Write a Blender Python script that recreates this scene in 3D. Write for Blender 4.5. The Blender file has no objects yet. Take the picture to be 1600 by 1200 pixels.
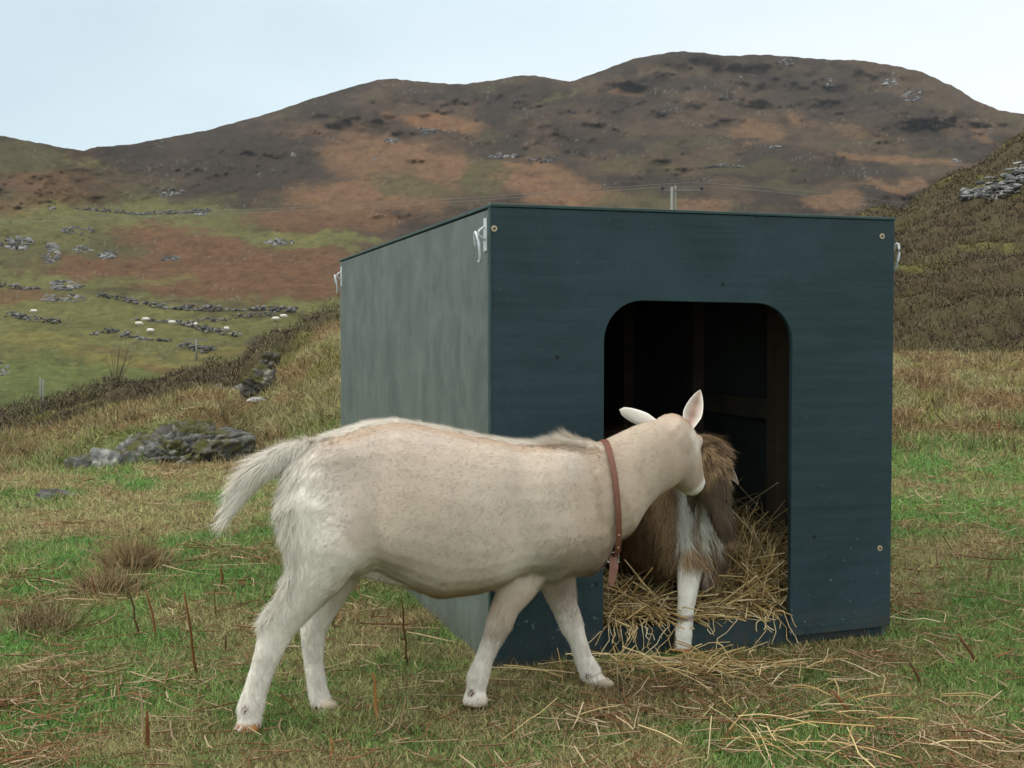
import bpy, math, random
import numpy as np
from mathutils import Vector, Matrix
PI = math.pi
rng = np.random.default_rng(7)
random.seed(7)
scene = bpy.context.scene
COL = scene.collection

# ------------------------------------------------------------------ camera, sky, sun, exposure
F = 1900.0                 # focal length in photo pixels (photo 1600 wide)
PITCH = math.atan(70 / F)  # looking a little down
H = 0.90                   # camera height above the turf
cam_d = bpy.data.cameras.new('camera')
cam = bpy.data.objects.new('camera', cam_d)
COL.objects.link(cam)
cam.location = (0, 0, H)
cam.rotation_euler = (PI / 2 - PITCH, 0, 0)
cam_d.sensor_width = 36
cam_d.lens = 36 * F / 1600
cam_d.clip_start = 0.05
cam_d.clip_end = 6000
scene.camera = cam

SUN_DIR = Vector((-0.80, -0.22, 0.56)).normalized()      # towards the sun, bright cloud on the left
world = bpy.data.worlds.new("World")
scene.world = world
world.use_nodes = True
nt = world.node_tree
nt.nodes.clear()
def N(nt, typ, **kw):
    n = nt.nodes.new(typ)
    for k, v in kw.items():
        setattr(n, k, v)
    return n
wo = N(nt, 'ShaderNodeOutputWorld')
sky = N(nt, 'ShaderNodeTexSky', sky_type='NISHITA', sun_disc=False)
sky.sun_elevation = math.asin(SUN_DIR.z)
sky.sun_rotation = math.atan2(SUN_DIR.x, SUN_DIR.y) % (2 * PI)
bg1 = N(nt, 'ShaderNodeBackground'); bg1.inputs['Strength'].default_value = 0.10
bg2 = N(nt, 'ShaderNodeBackground'); bg2.inputs['Strength'].default_value = 1.0
nt.links.new(sky.outputs[0], bg1.inputs['Color'])
tc = N(nt, 'ShaderNodeTexCoord')
mp = N(nt, 'ShaderNodeMapping'); mp.inputs['Scale'].default_value = (1.0, 1.0, 3.2)
nt.links.new(tc.outputs['Generated'], mp.inputs['Vector'])
cn = N(nt, 'ShaderNodeTexNoise'); cn.inputs['Scale'].default_value = 2.6; cn.inputs['Detail'].default_value = 4; cn.inputs['Roughness'].default_value = .45
nt.links.new(mp.outputs[0], cn.inputs['Vector'])
sx = N(nt, 'ShaderNodeSeparateXYZ'); nt.links.new(tc.outputs['Generated'], sx.inputs[0])
def MATH(nt, op, a, b=None, clamp=False):
    m = N(nt, 'ShaderNodeMath', operation=op); m.use_clamp = clamp
    for i, v in enumerate((a, b)):
        if v is None: continue
        if isinstance(v, (int, float)): m.inputs[i].default_value = v
        else: nt.links.new(v, m.inputs[i])
    return m.outputs[0]
# cloud deck: pale blue grey on the left, whiter to the right and towards the horizon, brighter overhead
t = MATH(nt, 'ADD', MATH(nt, 'MULTIPLY', cn.outputs[0], 0.9), MATH(nt, 'MULTIPLY', sx.outputs[0], 1.1))
t = MATH(nt, 'SUBTRACT', t, MATH(nt, 'MULTIPLY', sx.outputs[2], 1.6))
t = MATH(nt, 'ADD', t, 0.36, clamp=True)
cr = N(nt, 'ShaderNodeValToRGB')
cr.color_ramp.elements[0].position = 0.05; cr.color_ramp.elements[0].color = (0.57, 0.71, 0.78, 1)
cr.color_ramp.elements[1].position = 0.95; cr.color_ramp.elements[1].color = (0.93, 0.97, 0.99, 1)
e = cr.color_ramp.elements.new(0.5); e.color = (0.75, 0.87, 0.92, 1)
nt.links.new(t, cr.inputs[0])
hi = N(nt, 'ShaderNodeMix', data_type='RGBA'); hi.inputs[7].default_value = (1.0, .97, .92, 1)   # higher cloud is whiter
nt.links.new(MATH(nt, 'MULTIPLY', MATH(nt, 'SUBTRACT', sx.outputs[2], .28), 2.5, clamp=True), hi.inputs[0])
nt.links.new(cr.outputs[0], hi.inputs[6]); nt.links.new(hi.outputs[2], bg2.inputs['Color'])
up = MATH(nt, 'MAXIMUM', sx.outputs[2], 0.0)
st = MATH(nt, 'ADD', MATH(nt, 'MULTIPLY', MATH(nt, 'SUBTRACT', up, 0.25), 0.75), 0.92)
st = MATH(nt, 'MAXIMUM', st, 0.92)
nt.links.new(st, bg2.inputs['Strength'])
mixw = N(nt, 'ShaderNodeMixShader'); mixw.inputs[0].default_value = 0.9
nt.links.new(bg1.outputs[0], mixw.inputs[1]); nt.links.new(bg2.outputs[0], mixw.inputs[2])
nt.links.new(mixw.outputs[0], wo.inputs[0])

sl = bpy.data.lights.new('sun', 'SUN'); sl.energy = 1.1; sl.angle = math.radians(24); sl.color = (1, .95, .87)
so = bpy.data.objects.new('sun', sl); COL.objects.link(so)
so.rotation_euler = SUN_DIR.to_track_quat('Z', 'Y').to_euler()
scene.view_settings.view_transform = 'Standard'
scene.view_settings.look = 'None'
scene.view_settings.exposure = 0.34
scene.view_settings.gamma = 1.0
scene.cycles.max_bounces = 5
scene.cycles.diffuse_bounces = 3
scene.cycles.transparent_max_bounces = 6

# ------------------------------------------------------------------ helpers
CP, SP = math.cos(PITCH), math.sin(PITCH)
def P(px, py, Y):
    """point at depth Y seen at photo pixel (px, py)"""
    px = np.asarray(px, float); py = np.asarray(py, float); Y = np.asarray(Y, float)
    a = (px - 800) / F; b = (600 - py) / F
    yy = CP + b * SP
    return np.stack(np.broadcast_arrays(a / yy * Y, Y + 0 * a, H + (b * CP - SP) / yy * Y), -1)
def unP(x, y, z):
    zz = z - H
    d = y * CP - zz * SP; u = y * SP + zz * CP
    return 800 + F * x / d, 600 - F * u / d
def zrat(py):
    b = (600 - np.asarray(py, float)) / F
    return (b * CP - SP) / (CP + b * SP)
def S(r, g, b, k=1.0):
    c = np.array([r, g, b], float) / 255
    return np.where(c <= .04045, c / 12.92, ((c + .055) / 1.055) ** 2.4) * k
def _h(ix, iy, iz, seed):
    n = (ix.astype(np.int64) * 374761393 + iy.astype(np.int64) * 668265263 + iz.astype(np.int64) * 2147483647 + seed * 974711) & 0xffffffff
    n = ((n ^ (n >> 13)) * 1274126177) & 0xffffffff
    n = ((n ^ (n >> 16)) * 2246822519) & 0xffffffff
    return ((n ^ (n >> 15)) & 0xffffff) / float(0xffffff)
def vn(x, y, z=0, seed=0):
    x, y, z = np.broadcast_arrays(np.asarray(x, float), np.asarray(y, float), np.asarray(z, float))
    ix, iy, iz = np.floor(x), np.floor(y), np.floor(z)
    fx, fy, fz = x - ix, y - iy, z - iz
    fx, fy, fz = [f * f * (3 - 2 * f) for f in (fx, fy, fz)]
    r = 0
    zs = (0, 1) if np.any(fz) else (0,)
    for dz in zs:
        for dy in (0, 1):
            for dx in (0, 1):
                w = (fx if dx else 1 - fx) * (fy if dy else 1 - fy) * ((fz if dz else 1 - fz) if len(zs) > 1 else 1)
                r = r + w * _h(ix + dx, iy + dy, iz + dz, seed)
    return r
def fbm(x, y, z=0, o=4, seed=0, g=.5):
    a, s, t, f = 1., 0., 0., 1.
    for i in range(o):
        s = s + a * vn(np.asarray(x) * f + 13.7 * i, np.asarray(y) * f + 5.1 * i, np.asarray(z) * f, seed + i); t += a; a *= g; f *= 2.03
    return s / t
def ss(e0, e1, x):
    t = np.clip((x - e0) / (e1 - e0), 0, 1); return t * t * (3 - 2 * t)
def lerp(a, b, t):
    t = np.asarray(t)[..., None]; return a * (1 - t) + b * t

def mesh_np(name, V, tris=None, quads=None, col=None, normals=None, smooth=True):
    V = np.ascontiguousarray(V.reshape(-1, 3), dtype=np.float32)
    fl = []; ls = []
    n3 = 0 if tris is None else len(tris); n4 = 0 if quads is None else len(quads)
    idx = np.concatenate(([] if n3 == 0 else [np.asarray(tris).reshape(-1)]) + ([] if n4 == 0 else [np.asarray(quads).reshape(-1)])).astype(np.int32)
    sizes = np.concatenate([np.full(n3, 3), np.full(n4, 4)]).astype(np.int32)
    starts = np.concatenate([[0], np.cumsum(sizes)[:-1]]).astype(np.int32)
    m = bpy.data.meshes.new(name)
    m.vertices.add(len(V)); m.vertices.foreach_set('co', V.reshape(-1))
    m.loops.add(len(idx)); m.loops.foreach_set('vertex_index', idx)
    m.polygons.add(len(sizes)); m.polygons.foreach_set('loop_start', starts)
    m.polygons.foreach_set('use_smooth', np.full(len(sizes), smooth))
    m.update(calc_edges=True)
    if col is not None:
        set_col(m, col)
    if normals is not None:
        m.normals_split_custom_set_from_vertices(np.ascontiguousarray(normals.reshape(-1, 3), dtype=np.float32))
    return m
def set_col(m, col):
    a = m.color_attributes.get('Col') or m.color_attributes.new('Col', 'FLOAT_COLOR', 'POINT')
    c = np.ones((len(m.vertices), 4), np.float32); c[:, :3] = np.clip(np.asarray(col).reshape(-1, 3), 0, 1)
    a.data.foreach_set('color', c.reshape(-1))
def link(name, m, mat=None, parent=None, label=None, cat=None, group=None, kind=None, loc=None):
    o = bpy.data.objects.new(name, m)
    COL.objects.link(o)
    if mat is not None and m is not None:
        m.materials.clear(); m.materials.append(mat)
    if loc is not None: o.location = loc
    if parent is not None: o.parent = parent
    tag(o, label, cat, group, kind)
    return o
def tag(o, label=None, cat=None, group=None, kind=None):
    if label: o['label'] = label
    if cat: o['category'] = cat
    if group: o['group'] = group
    if kind: o['kind'] = kind
    return o
def empty(name, loc, label, cat, group=None, rz=0):
    o = bpy.data.objects.new(name, None); COL.objects.link(o)
    o.location = loc; o.rotation_euler = (0, 0, rz); o.empty_display_size = .1
    return tag(o, label, cat, group)

class MB:
    """collects shapes into one mesh"""
    def __init__(s): s.v = []; s.f = []; s.c = []
    def add(s, V, Fc, col=(.5, .5, .5)):
        o = len(s.v); s.v += [tuple(p) for p in V]; s.f += [tuple(i + o for i in f) for f in Fc]
        s.c += [tuple(col)] * len(V)
    def box(s, a, b, col=(.5, .5, .5), M=None, bev=0):
        (x0, y0, z0), (x1, y1, z1) = a, b
        V = [(x, y, z) for z in (z0, z1) for y in (y0, y1) for x in (x0, x1)]
        if M is not None: V = [tuple(M @ Vector(p)) for p in V]
        s.add(V, [(0, 2, 3, 1), (4, 5, 7, 6), (0, 1, 5, 4), (2, 6, 7, 3), (0, 4, 6, 2), (1, 3, 7, 5)], col)
    def tube(s, pts, r, n=8, col=(.5, .5, .5), cap=True):
        pts = [Vector(p) for p in pts]; K = len(pts)
        rr = r if hasattr(r, '__len__') else [r] * K
        V = []; Fc = []
        ref = Vector((0, 0, 1))
        for i, p in enumerate(pts):
            t = (pts[min(i + 1, K - 1)] - pts[max(i - 1, 0)]).normalized()
            u = t.cross(ref)
            if u.length < .2: u = t.cross(Vector((1, 0.3, 0)))
            u.normalize(); w = t.cross(u)
            for k in range(n):
                a = 2 * PI * k / n
                V.append(p + (u * math.cos(a) + w * math.sin(a)) * rr[i])
        for i in range(K - 1):
            for k in range(n):
                Fc.append((i * n + k, i * n + (k + 1) % n, (i + 1) * n + (k + 1) % n, (i + 1) * n + k))
        if cap: Fc.append(tuple(range(n))[::-1]); Fc.append(tuple(range((K - 1) * n, K * n)))
        s.add(V, Fc, col)
    def build(s, name, mat=None, parent=None, smooth=False, bevel=0, **kw):
        m = bpy.data.meshes.new(name); m.from_pydata([tuple(v) for v in s.v], [], s.f); m.update()
        set_col(m, np.array(s.c))
        if smooth: m.polygons.foreach_set('use_smooth', [True] * len(m.polygons))
        o = link(name, m, mat, parent, **kw)
        if bevel:
            b = o.modifiers.new('bevel', 'BEVEL'); b.width = bevel; b.segments = 2; b.limit_method = 'ANGLE'
        return o

def batch_tubes(Pt, R, C, n=3):
    """Pt [N,K,3], R [N,K] or [N], C [N,3] -> V, quads, cols"""
    Nn, K, _ = Pt.shape
    R = np.broadcast_to(R.reshape(Nn, -1), (Nn, K))
    T = np.gradient(Pt, axis=1); T /= np.linalg.norm(T, axis=2, keepdims=True) + 1e-9
    ref = rng.normal(size=(Nn, 1, 3))
    U = np.cross(T, ref); U /= np.linalg.norm(U, axis=2, keepdims=True) + 1e-9
    W = np.cross(T, U)
    a = np.arange(n) * 2 * PI / n
    V = Pt[:, :, None, :] + (U[:, :, None, :] * np.cos(a)[None, None, :, None] + W[:, :, None, :] * np.sin(a)[None, None, :, None]) * R[:, :, None, None]
    base = (np.arange(Nn) * K * n)[:, None, None]
    i = np.arange(K - 1)[None, :, None]; k = np.arange(n)[None, None, :]; k2 = (k + 1) % n
    q = np.stack([base + i * n + k, base + i * n + k2, base + (i + 1) * n + k2, base + (i + 1) * n + k], -1).reshape(-1, 4)
    cc = C if C.ndim == 3 else np.repeat(C[:, None, :], K, 1)
    col = np.repeat(cc[:, :, None, :], n, 2).reshape(-1, 3)
    return V.reshape(-1, 3), q, col

def blades(root, D, L, Wd, N0, C, curve=.35, tipc=None, inplane=False):
    """tapering blades: root [N,3], D unit dir, L len, Wd width, N0 shading normal"""
    Nn = len(root)
    side = np.cross(D, N0); side /= np.linalg.norm(side, axis=1, keepdims=True) + 1e-9
    bend = rng.normal(size=(Nn, 3)) * curve
    bend -= (bend * D).sum(1, keepdims=True) * D
    if inplane: bend = side * bend[:, :1]
    L = L[:, None]; w = Wd[:, None] * .5
    p0 = root; p1 = root + D * L * .5 + bend * L * .14; p2 = root + D * L + bend * L * .5
    V = np.stack([p0 - side * w, p0 + side * w, p1 - side * w * .8, p1 + side * w * .8, p2], 1)
    b = (np.arange(Nn) * 5)[:, None]
    tr = np.concatenate([b + np.array([[0, 1, 3]]), b + np.array([[0, 3, 2]]), b + np.array([[2, 3, 4]])])
    c2 = C if tipc is None else tipc
    cols = np.stack([C, C, (C + c2) / 2, (C + c2) / 2, c2], 1).reshape(-1, 3)
    nn = np.repeat(N0[:, None, :], 5, 1).reshape(-1, 3)
    return V.reshape(-1, 3), tr, cols, nn

# ------------------------------------------------------------------ materials
def new_mat(name):
    m = bpy.data.materials.new(name); m.use_nodes = True
    nt = m.node_tree; nt.nodes.clear()
    out = N(nt, 'ShaderNodeOutputMaterial'); b = N(nt, 'ShaderNodeBsdfPrincipled')
    nt.links.new(b.outputs[0], out.inputs[0])
    return m, nt, b, out
def mixc(nt, f, a, b, blend='MIX'):
    m = N(nt, 'ShaderNodeMix', data_type='RGBA', blend_type=blend)
    for i, v in ((0, f), (6, a), (7, b)):
        if isinstance(v, (int, float)): m.inputs[i].default_value = v
        elif isinstance(v, (tuple, list, np.ndarray)): m.inputs[i].default_value = (*[float(q) for q in v[:3]], 1)
        else: nt.links.new(v, m.inputs[i])
    return m.outputs[2]
def noise(nt, scale, det=4, rough=.55, vec=None, dist=0):
    n = N(nt, 'ShaderNodeTexNoise'); n.inputs['Scale'].default_value = scale; n.inputs['Detail'].default_value = det
    n.inputs['Roughness'].default_value = rough; n.inputs['Distortion'].default_value = dist
    if vec is not None: nt.links.new(vec, n.inputs['Vector'])
    return n.outputs[0]
def ramp(nt, v, p0, p1, c0=(0, 0, 0, 1), c1=(1, 1, 1, 1)):
    r = N(nt, 'ShaderNodeValToRGB'); r.color_ramp.elements[0].position = p0; r.color_ramp.elements[1].position = p1
    r.color_ramp.elements[0].color = c0; r.color_ramp.elements[1].color = c1
    nt.links.new(v, r.inputs[0]); return r.outputs[0]
def objco(nt, scale=(1, 1, 1)):
    t = N(nt, 'ShaderNodeTexCoord'); m = N(nt, 'ShaderNodeMapping'); m.inputs['Scale'].default_value = scale
    nt.links.new(t.outputs['Object'], m.inputs[0]); return m.outputs[0]
def bump(nt, b, h, strength, dist):
    n = N(nt, 'ShaderNodeBump'); n.inputs['Strength'].default_value = strength; n.inputs['Distance'].default_value = dist
    nt.links.new(h, n.inputs['Height']); nt.links.new(n.outputs[0], b.inputs['Normal'])
def attr_mat(name, rough=.85, scales=((3, .25),), bumps=None, spec=.2, trans=0, vecscale=(1, 1, 1)):
    """base colour from the Col attribute, varied by noise"""
    m, nt, b, out = new_mat(name)
    a = N(nt, 'ShaderNodeAttribute', attribute_name='Col')
    c = a.outputs['Color']
    v = objco(nt, vecscale)
    for s, amt in scales:
        n = noise(nt, s, 5, .6, v)
        f = MATH(nt, 'ADD', MATH(nt, 'MULTIPLY', n, 2 * amt), 1 - amt)
        cc = N(nt, 'ShaderNodeVectorMath', operation='SCALE'); nt.links.new(c, cc.inputs[0]); nt.links.new(f, cc.inputs['Scale'])
        c = cc.outputs[0]
    nt.links.new(c, b.inputs['Base Color'])
    b.inputs['Roughness'].default_value = rough; b.inputs['Specular IOR Level'].default_value = spec
    if bumps: bump(nt, b, noise(nt, bumps[0], 6, .65, v), bumps[1], bumps[2])
    if trans:
        tr = N(nt, 'ShaderNodeBsdfTranslucent'); nt.links.new(c, tr.inputs['Color'])
        mx = N(nt, 'ShaderNodeMixShader'); mx.inputs[0].default_value = trans
        nt.links.new(b.outputs[0], mx.inputs[1]); nt.links.new(tr.outputs[0], mx.inputs[2]); nt.links.new(mx.outputs[0], out.inputs[0])
    return m
M_ground = attr_mat('turf soil', .95, ((9, .35), (60, .35)), (40, .8, .02), .1)
M_hill = attr_mat('hill vegetation', .95, ((.07, .25), (.35, .35)), (.25, 1.0, 2.2), .05)
M_blade = attr_mat('grass blade', .7, ((25, .12),), None, .15, .3)
M_heath = attr_mat('heather twig', .9, ((4, .2),), None, .05, .15)
M_straw = attr_mat('straw', .6, ((40, .15),), None, .25, .15)
M_stalk = attr_mat('bracken stalk', .8, ((30, .3),), (60, .5, .004), .1)
M_fur = attr_mat('fur', .75, ((60, .10),), None, .12, .25)
M_hide = attr_mat('hide', .85, ((25, .08), (90, .1)), None, .1)
M_rock = attr_mat('lichened rock', .9, ((8, .5), (35, .5)), (22, .9, .02), .15)
M_farrock = attr_mat('far stone', .9, ((1.5, .35),), None, .1)
M_wool = attr_mat('wool', .95, ((8, .1),), None, .05)

def paint(name, base, base2, gscale, rough, coarse, spots=True, spec=.5):
    m, nt, b, out = new_mat(name)
    v = objco(nt, gscale); v1 = objco(nt)
    c = mixc(nt, ramp(nt, noise(nt, 1.0, 6, .65, v), .3, .72), base, base2)
    c = mixc(nt, MATH(nt, 'MULTIPLY', ramp(nt, noise(nt, coarse, 5, .65, v1, .9), .42, .72), .5), c, tuple(np.array(base2) * 1.45))
    if spots:
        vo = N(nt, 'ShaderNodeTexVoronoi'); vo.inputs['Scale'].default_value = 7; vo.inputs['Randomness'].default_value = 1
        nt.links.new(v1, vo.inputs['Vector'])
        c = mixc(nt, ramp(nt, vo.outputs['Distance'], .035, .05, (1, 1, 1, 1), (0, 0, 0, 1)), c, (.006, .008, .01))
    # scuffs and mud splashed up from the turf along the foot of the boards, a few chips elsewhere
    sz = N(nt, 'ShaderNodeSeparateXYZ'); nt.links.new(v1, sz.inputs[0])
    low = ramp(nt, MATH(nt, 'ADD', sz.outputs[2], MATH(nt, 'MULTIPLY', noise(nt, 9, 4, .7, v1), .16)), .10, .20, (1, 1, 1, 1), (0, 0, 0, 1))
    c = mixc(nt, MATH(nt, 'MULTIPLY', MATH(nt, 'MULTIPLY', low, ramp(nt, noise(nt, 34, 5, .7, v1), .42, .62)), .65), c, (.07, .06, .042))
    lo2 = ramp(nt, sz.outputs[2], .10, .34, (1, 1, 1, 1), (.12, .12, .12, 1))
    c = mixc(nt, MATH(nt, 'MULTIPLY', MATH(nt, 'MULTIPLY', lo2, ramp(nt, noise(nt, 46, 4, .6, v1), .655, .68)), .55), c, (.22, .27, .26))
    nt.links.new(c, b.inputs['Base Color']); b.inputs['Specular IOR Level'].default_value = spec
    r = MATH(nt, 'ADD', MATH(nt, 'MULTIPLY', noise(nt, 5, 4, .6, v), .25), rough - .12)
    nt.links.new(r, b.inputs['Roughness'])
    bump(nt, b, noise(nt, 2.2, 6, .7, v), .25, .003)
    return m, nt, b
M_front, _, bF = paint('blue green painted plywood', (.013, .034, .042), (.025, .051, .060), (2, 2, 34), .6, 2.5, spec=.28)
M_side, _, bS = paint('chalky grey green with painted sheen', (.058, .082, .072), (.120, .145, .128), (5, 5, 2.6), .5, 6)  # chalky weathering; light from the left and glancing sheen also put into the colour
M_edge, _, _ = paint('dark painted edge', (.014, .036, .038), (.02, .06, .055), (8, 8, 8), .5, 6, False)
M_inner, _, _ = paint('bare timber', (.13, .10, .066), (.18, .145, .095), (8, 8, 2), .8, 5)
def simple(name, col, rough=.5, metal=0, sc=20, amt=.2, bmp=0):
    m, nt, b, out = new_mat(name)
    n = noise(nt, sc, 4, .6, objco(nt))
    c = mixc(nt, n, tuple(np.array(col) * (1 - amt)), tuple(np.minimum(np.array(col) * (1 + amt), 1)))
    nt.links.new(c, b.inputs['Base Color']); b.inputs['Roughness'].default_value = rough; b.inputs['Metallic'].default_value = metal
    if bmp: bump(nt, b, n, .5, bmp)
    return m
M_galv = simple('galvanised steel', (.62, .66, .68), .5, .35, 60)
M_brass = simple('brass washer', (.50, .42, .28), .5, .4, 200)
M_leather = simple('russet leather', (.18, .070, .043), .6, 0, 90, .35, .001)
M_leather2 = simple('worn tan leather', (.26, .12, .08), .6, 0, 60, .3, .001)
M_pole = simple('weathered pole wood', (.22, .23, .20), .8, 0, 3, .3)
M_wire = simple('grey cable', (.17, .18, .18), .6, 0, 3, .1)
M_dark = simple('dark ceramic', (.03, .03, .035), .4, 0, 3, .1)
M_eye = simple('dark eye', (.01, .008, .006), .1)

# ------------------------------------------------------------------ near terrain
YT = np.array([0.5, 5, 6.3, 8, 10, 12, 14, 16, 18, 20, 22, 26, 30, 34, 38, 42, 46, 60, 80, 120], float)
def flat(Y): return 530 + 1710 / np.asarray(Y, float)
def drop(Y, z): # pixel row of a point at height z
    return None
KEYS = {
 -500: ({8: 748, 10: 712, 12: 694, 14: 680, 16: 672, 18: 670, 20: 680}, -3.5),
 0:    ({8: 748, 10: 706, 12: 680, 14: 660, 16: 645, 18: 640, 20: 646, 22: 660}, -3.2),
 200:  ({8: 744, 10: 698, 12: 656, 14: 622, 16: 600, 18: 596, 20: 606, 22: 630}, -3.2),
 350:  ({8: 742, 10: 690, 12: 634, 14: 586, 16: 560, 18: 556, 20: 570, 22: 600}, -3.0),
 440:  ({8: 740, 10: 676, 12: 600, 14: 545, 16: 516, 18: 512, 20: 525, 22: 560}, -3.0),
 520:  ({8: 738, 10: 660, 12: 572, 14: 510, 16: 484, 18: 476, 20: 484, 22: 520}, -3.0),
 760:  ({8: 735, 10: 650, 12: 560, 14: 500, 16: 465, 18: 440, 20: 436, 22: 450}, -2.0),
 1000: ({8: 735, 10: 650, 12: 580, 14: 530, 16: 490, 18: 460, 20: 440, 22: 425, 26: 420, 30: 430}, -1),
 1250: ({8: 735, 10: 652, 12: 592, 14: 548, 16: 500, 18: 462, 20: 430, 22: 408, 26: 376, 30: 360, 34: 354, 38: 360}, 0),
 1390: ({8: 730, 10: 652, 12: 595, 14: 556, 16: 505, 18: 458, 20: 425, 22: 400, 26: 358, 30: 332, 34: 320, 38: 318, 42: 324}, 0),
 1500: ({8: 726, 10: 648, 12: 592, 14: 553, 16: 500, 18: 452, 20: 412, 22: 385, 26: 335, 30: 302, 34: 282, 38: 268, 42: 264, 46: 268}, 1),
 1600: ({8: 722, 10: 644, 12: 588, 14: 549, 16: 492, 18: 445, 20: 402, 22: 372, 26: 314, 30: 272, 34: 240, 38: 218, 42: 206, 46: 204}, 2),
 1800: ({8: 716, 10: 636, 12: 580, 14: 540, 16: 480, 18: 430, 20: 385, 22: 352, 26: 285, 30: 235, 34: 195, 38: 165, 42: 148, 46: 140}, 3),
 2400: ({8: 710, 10: 630, 12: 570, 14: 520, 16: 455, 18: 400, 20: 350, 22: 310, 26: 240, 30: 190, 34: 150, 38: 120, 42: 100, 46: 90}, 4)}
KX = np.array(sorted(KEYS), float)
KZ = np.zeros((len(KX), len(YT)))
for i, k in enumerate(sorted(KEYS)):
    d, zend = KEYS[k]
    ys = [0.5, 5, 6.3] + sorted(d); zs = [0, 0, .0] + [H + zrat(d[y]) * y for y in sorted(d)]
    last = ys[-1]
    ys += [max(last + 12, 60), 80, 120]; zs += [zend, zend - 1, zend - 4]
    KZ[i] = np.interp(YT, ys, zs)
def base_z(px, Y):
    px = np.clip(px, KX[0], KX[-1])
    j = np.clip(np.searchsorted(KX, px) - 1, 0, len(KX) - 2)
    fx = (px - KX[j]) / (KX[j + 1] - KX[j]); fx = fx * fx * (3 - 2 * fx)
    Yc = np.clip(Y, YT[0], YT[-1])
    i = np.clip(np.searchsorted(YT, Yc) - 1, 0, len(YT) - 2)
    fy = (Yc - YT[i]) / (YT[i + 1] - YT[i])
    return (KZ[j, i] * (1 - fx) + KZ[j + 1, i] * fx) * (1 - fy) + (KZ[j, i + 1] * (1 - fx) + KZ[j + 1, i + 1] * fx) * fy
def heath_mask(x, y):
    """1 where heather grows (world coordinates)"""
    px = 800 + F * x / np.maximum(y, .1)
    n = fbm(x * .35, y * .35, 0, 4, 31)
    right = ss(900, 1250, px) * ss(14.2, 16.2, y + (n - .5) * 5)
    # left bank: heather along the crest
    ymin = np.interp(px, [-500, 0, 200, 350, 450, 520, 700, 1000], [11.2, 11.4, 12.0, 12.6, 13.2, 14.6, 16, 15])
    left = (1 - ss(900, 1250, px)) * ss(-.5, .7, y + (n - .5) * 5.5 - ymin)
    return np.clip(right + left, 0, 1)
def gz(x, y, fine=True):
    x = np.asarray(x, float); y = np.asarray(y, float)
    ye = np.maximum(y, .5)
    px = 800 + F * x / ye
    z = base_z(px, ye)
    if fine:
        far = ss(5, 14, y)
        z = z + (fbm(x * 1.1, y * 1.1, 0, 3, 5) - .5) * (.035 + .30 * far)
        z = z + (fbm(x * 6, y * 6, 0, 3, 9) - .5) * (.022 + .05 * far)
        z = z + np.interp(px, [90, 150, 200, 300, 345, 380], [0, .12, .20, .30, .30, 0]) * ss(9.15, 9.5, y - (px - 230) * .0006) * ss(13, 10.2, y)
        hm = heath_mask(x, y)
        z = z + hm * ((np.maximum(vn(x * 1.3, y * 1.3, 0, 17), vn(x * 1.9 + 5, y * 1.9, 0, 18)) - .4) * .5 - .36) * far
    return z
# shed footprint
A0 = np.array([-0.060, 3.30]); U = np.array([0.953, 0.302]); U /= np.linalg.norm(U)
D_ = np.array([-U[1], U[0]])
SW, SD, SH = 1.262, 2.42, 1.255
def in_shed(x, y, m=0.0):
    rx, ry = x - A0[0], y - A0[1]
    u = rx * U[0] + ry * U[1]; d = rx * D_[0] + ry * D_[1]
    return (u > -m) & (u < SW + m) & (d > -m) & (d < SD + m)

C_green = S(104, 130, 72); C_vivid = S(88, 132, 66); C_straw = S(184, 170, 132); C_brown = S(142, 116, 86)
C_olive = S(132, 136, 88); C_moss = S(130, 128, 62)
def field_col(x, y, r=None):
    x = np.asarray(x) + .3 * (vn(x * 2.3, y * 2.3, 0, 47) - .5); y = np.asarray(y)
    """colour of the ground cover at a spot: green turf, straw-coloured thatch, brown litter"""
    a = fbm(x * 2.2, y * 1.6, 0, 5, 41, .6); b = fbm(x * 4.5, y * 3.6, 0, 4, 42); c = fbm(x * .5, y * .4, 0, 3, 43)
    g = ss(.36, .52, a + (c - .5) * .45 + .05 * ss(300, 1300, 800 + F * x / np.maximum(y, .5))); v = ss(.55, .66, b) * g; br = ss(.54, .66, fbm(x * 3.2 + 7, y * 2.6, 0, 4, 44)) * .7
    col = lerp(C_olive * .88 + C_straw * .15, C_green, g)
    col = lerp(col, C_vivid * .95, v * .75)
    col = lerp(col, C_brown * .95, br * (1 - v) * .6)
    far = ss(7, 12, y)
    bank = ss(8.2, 10.5, y + (a - .5) * 4)
    bc = lerp(C_olive * .62 + C_straw * .26, C_moss * .80, ss(.50, .66, b) * .7); bc = lerp(bc, C_brown * .8, ss(.44, .62, a) * .8)
    return lerp(col, bc, bank)
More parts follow.
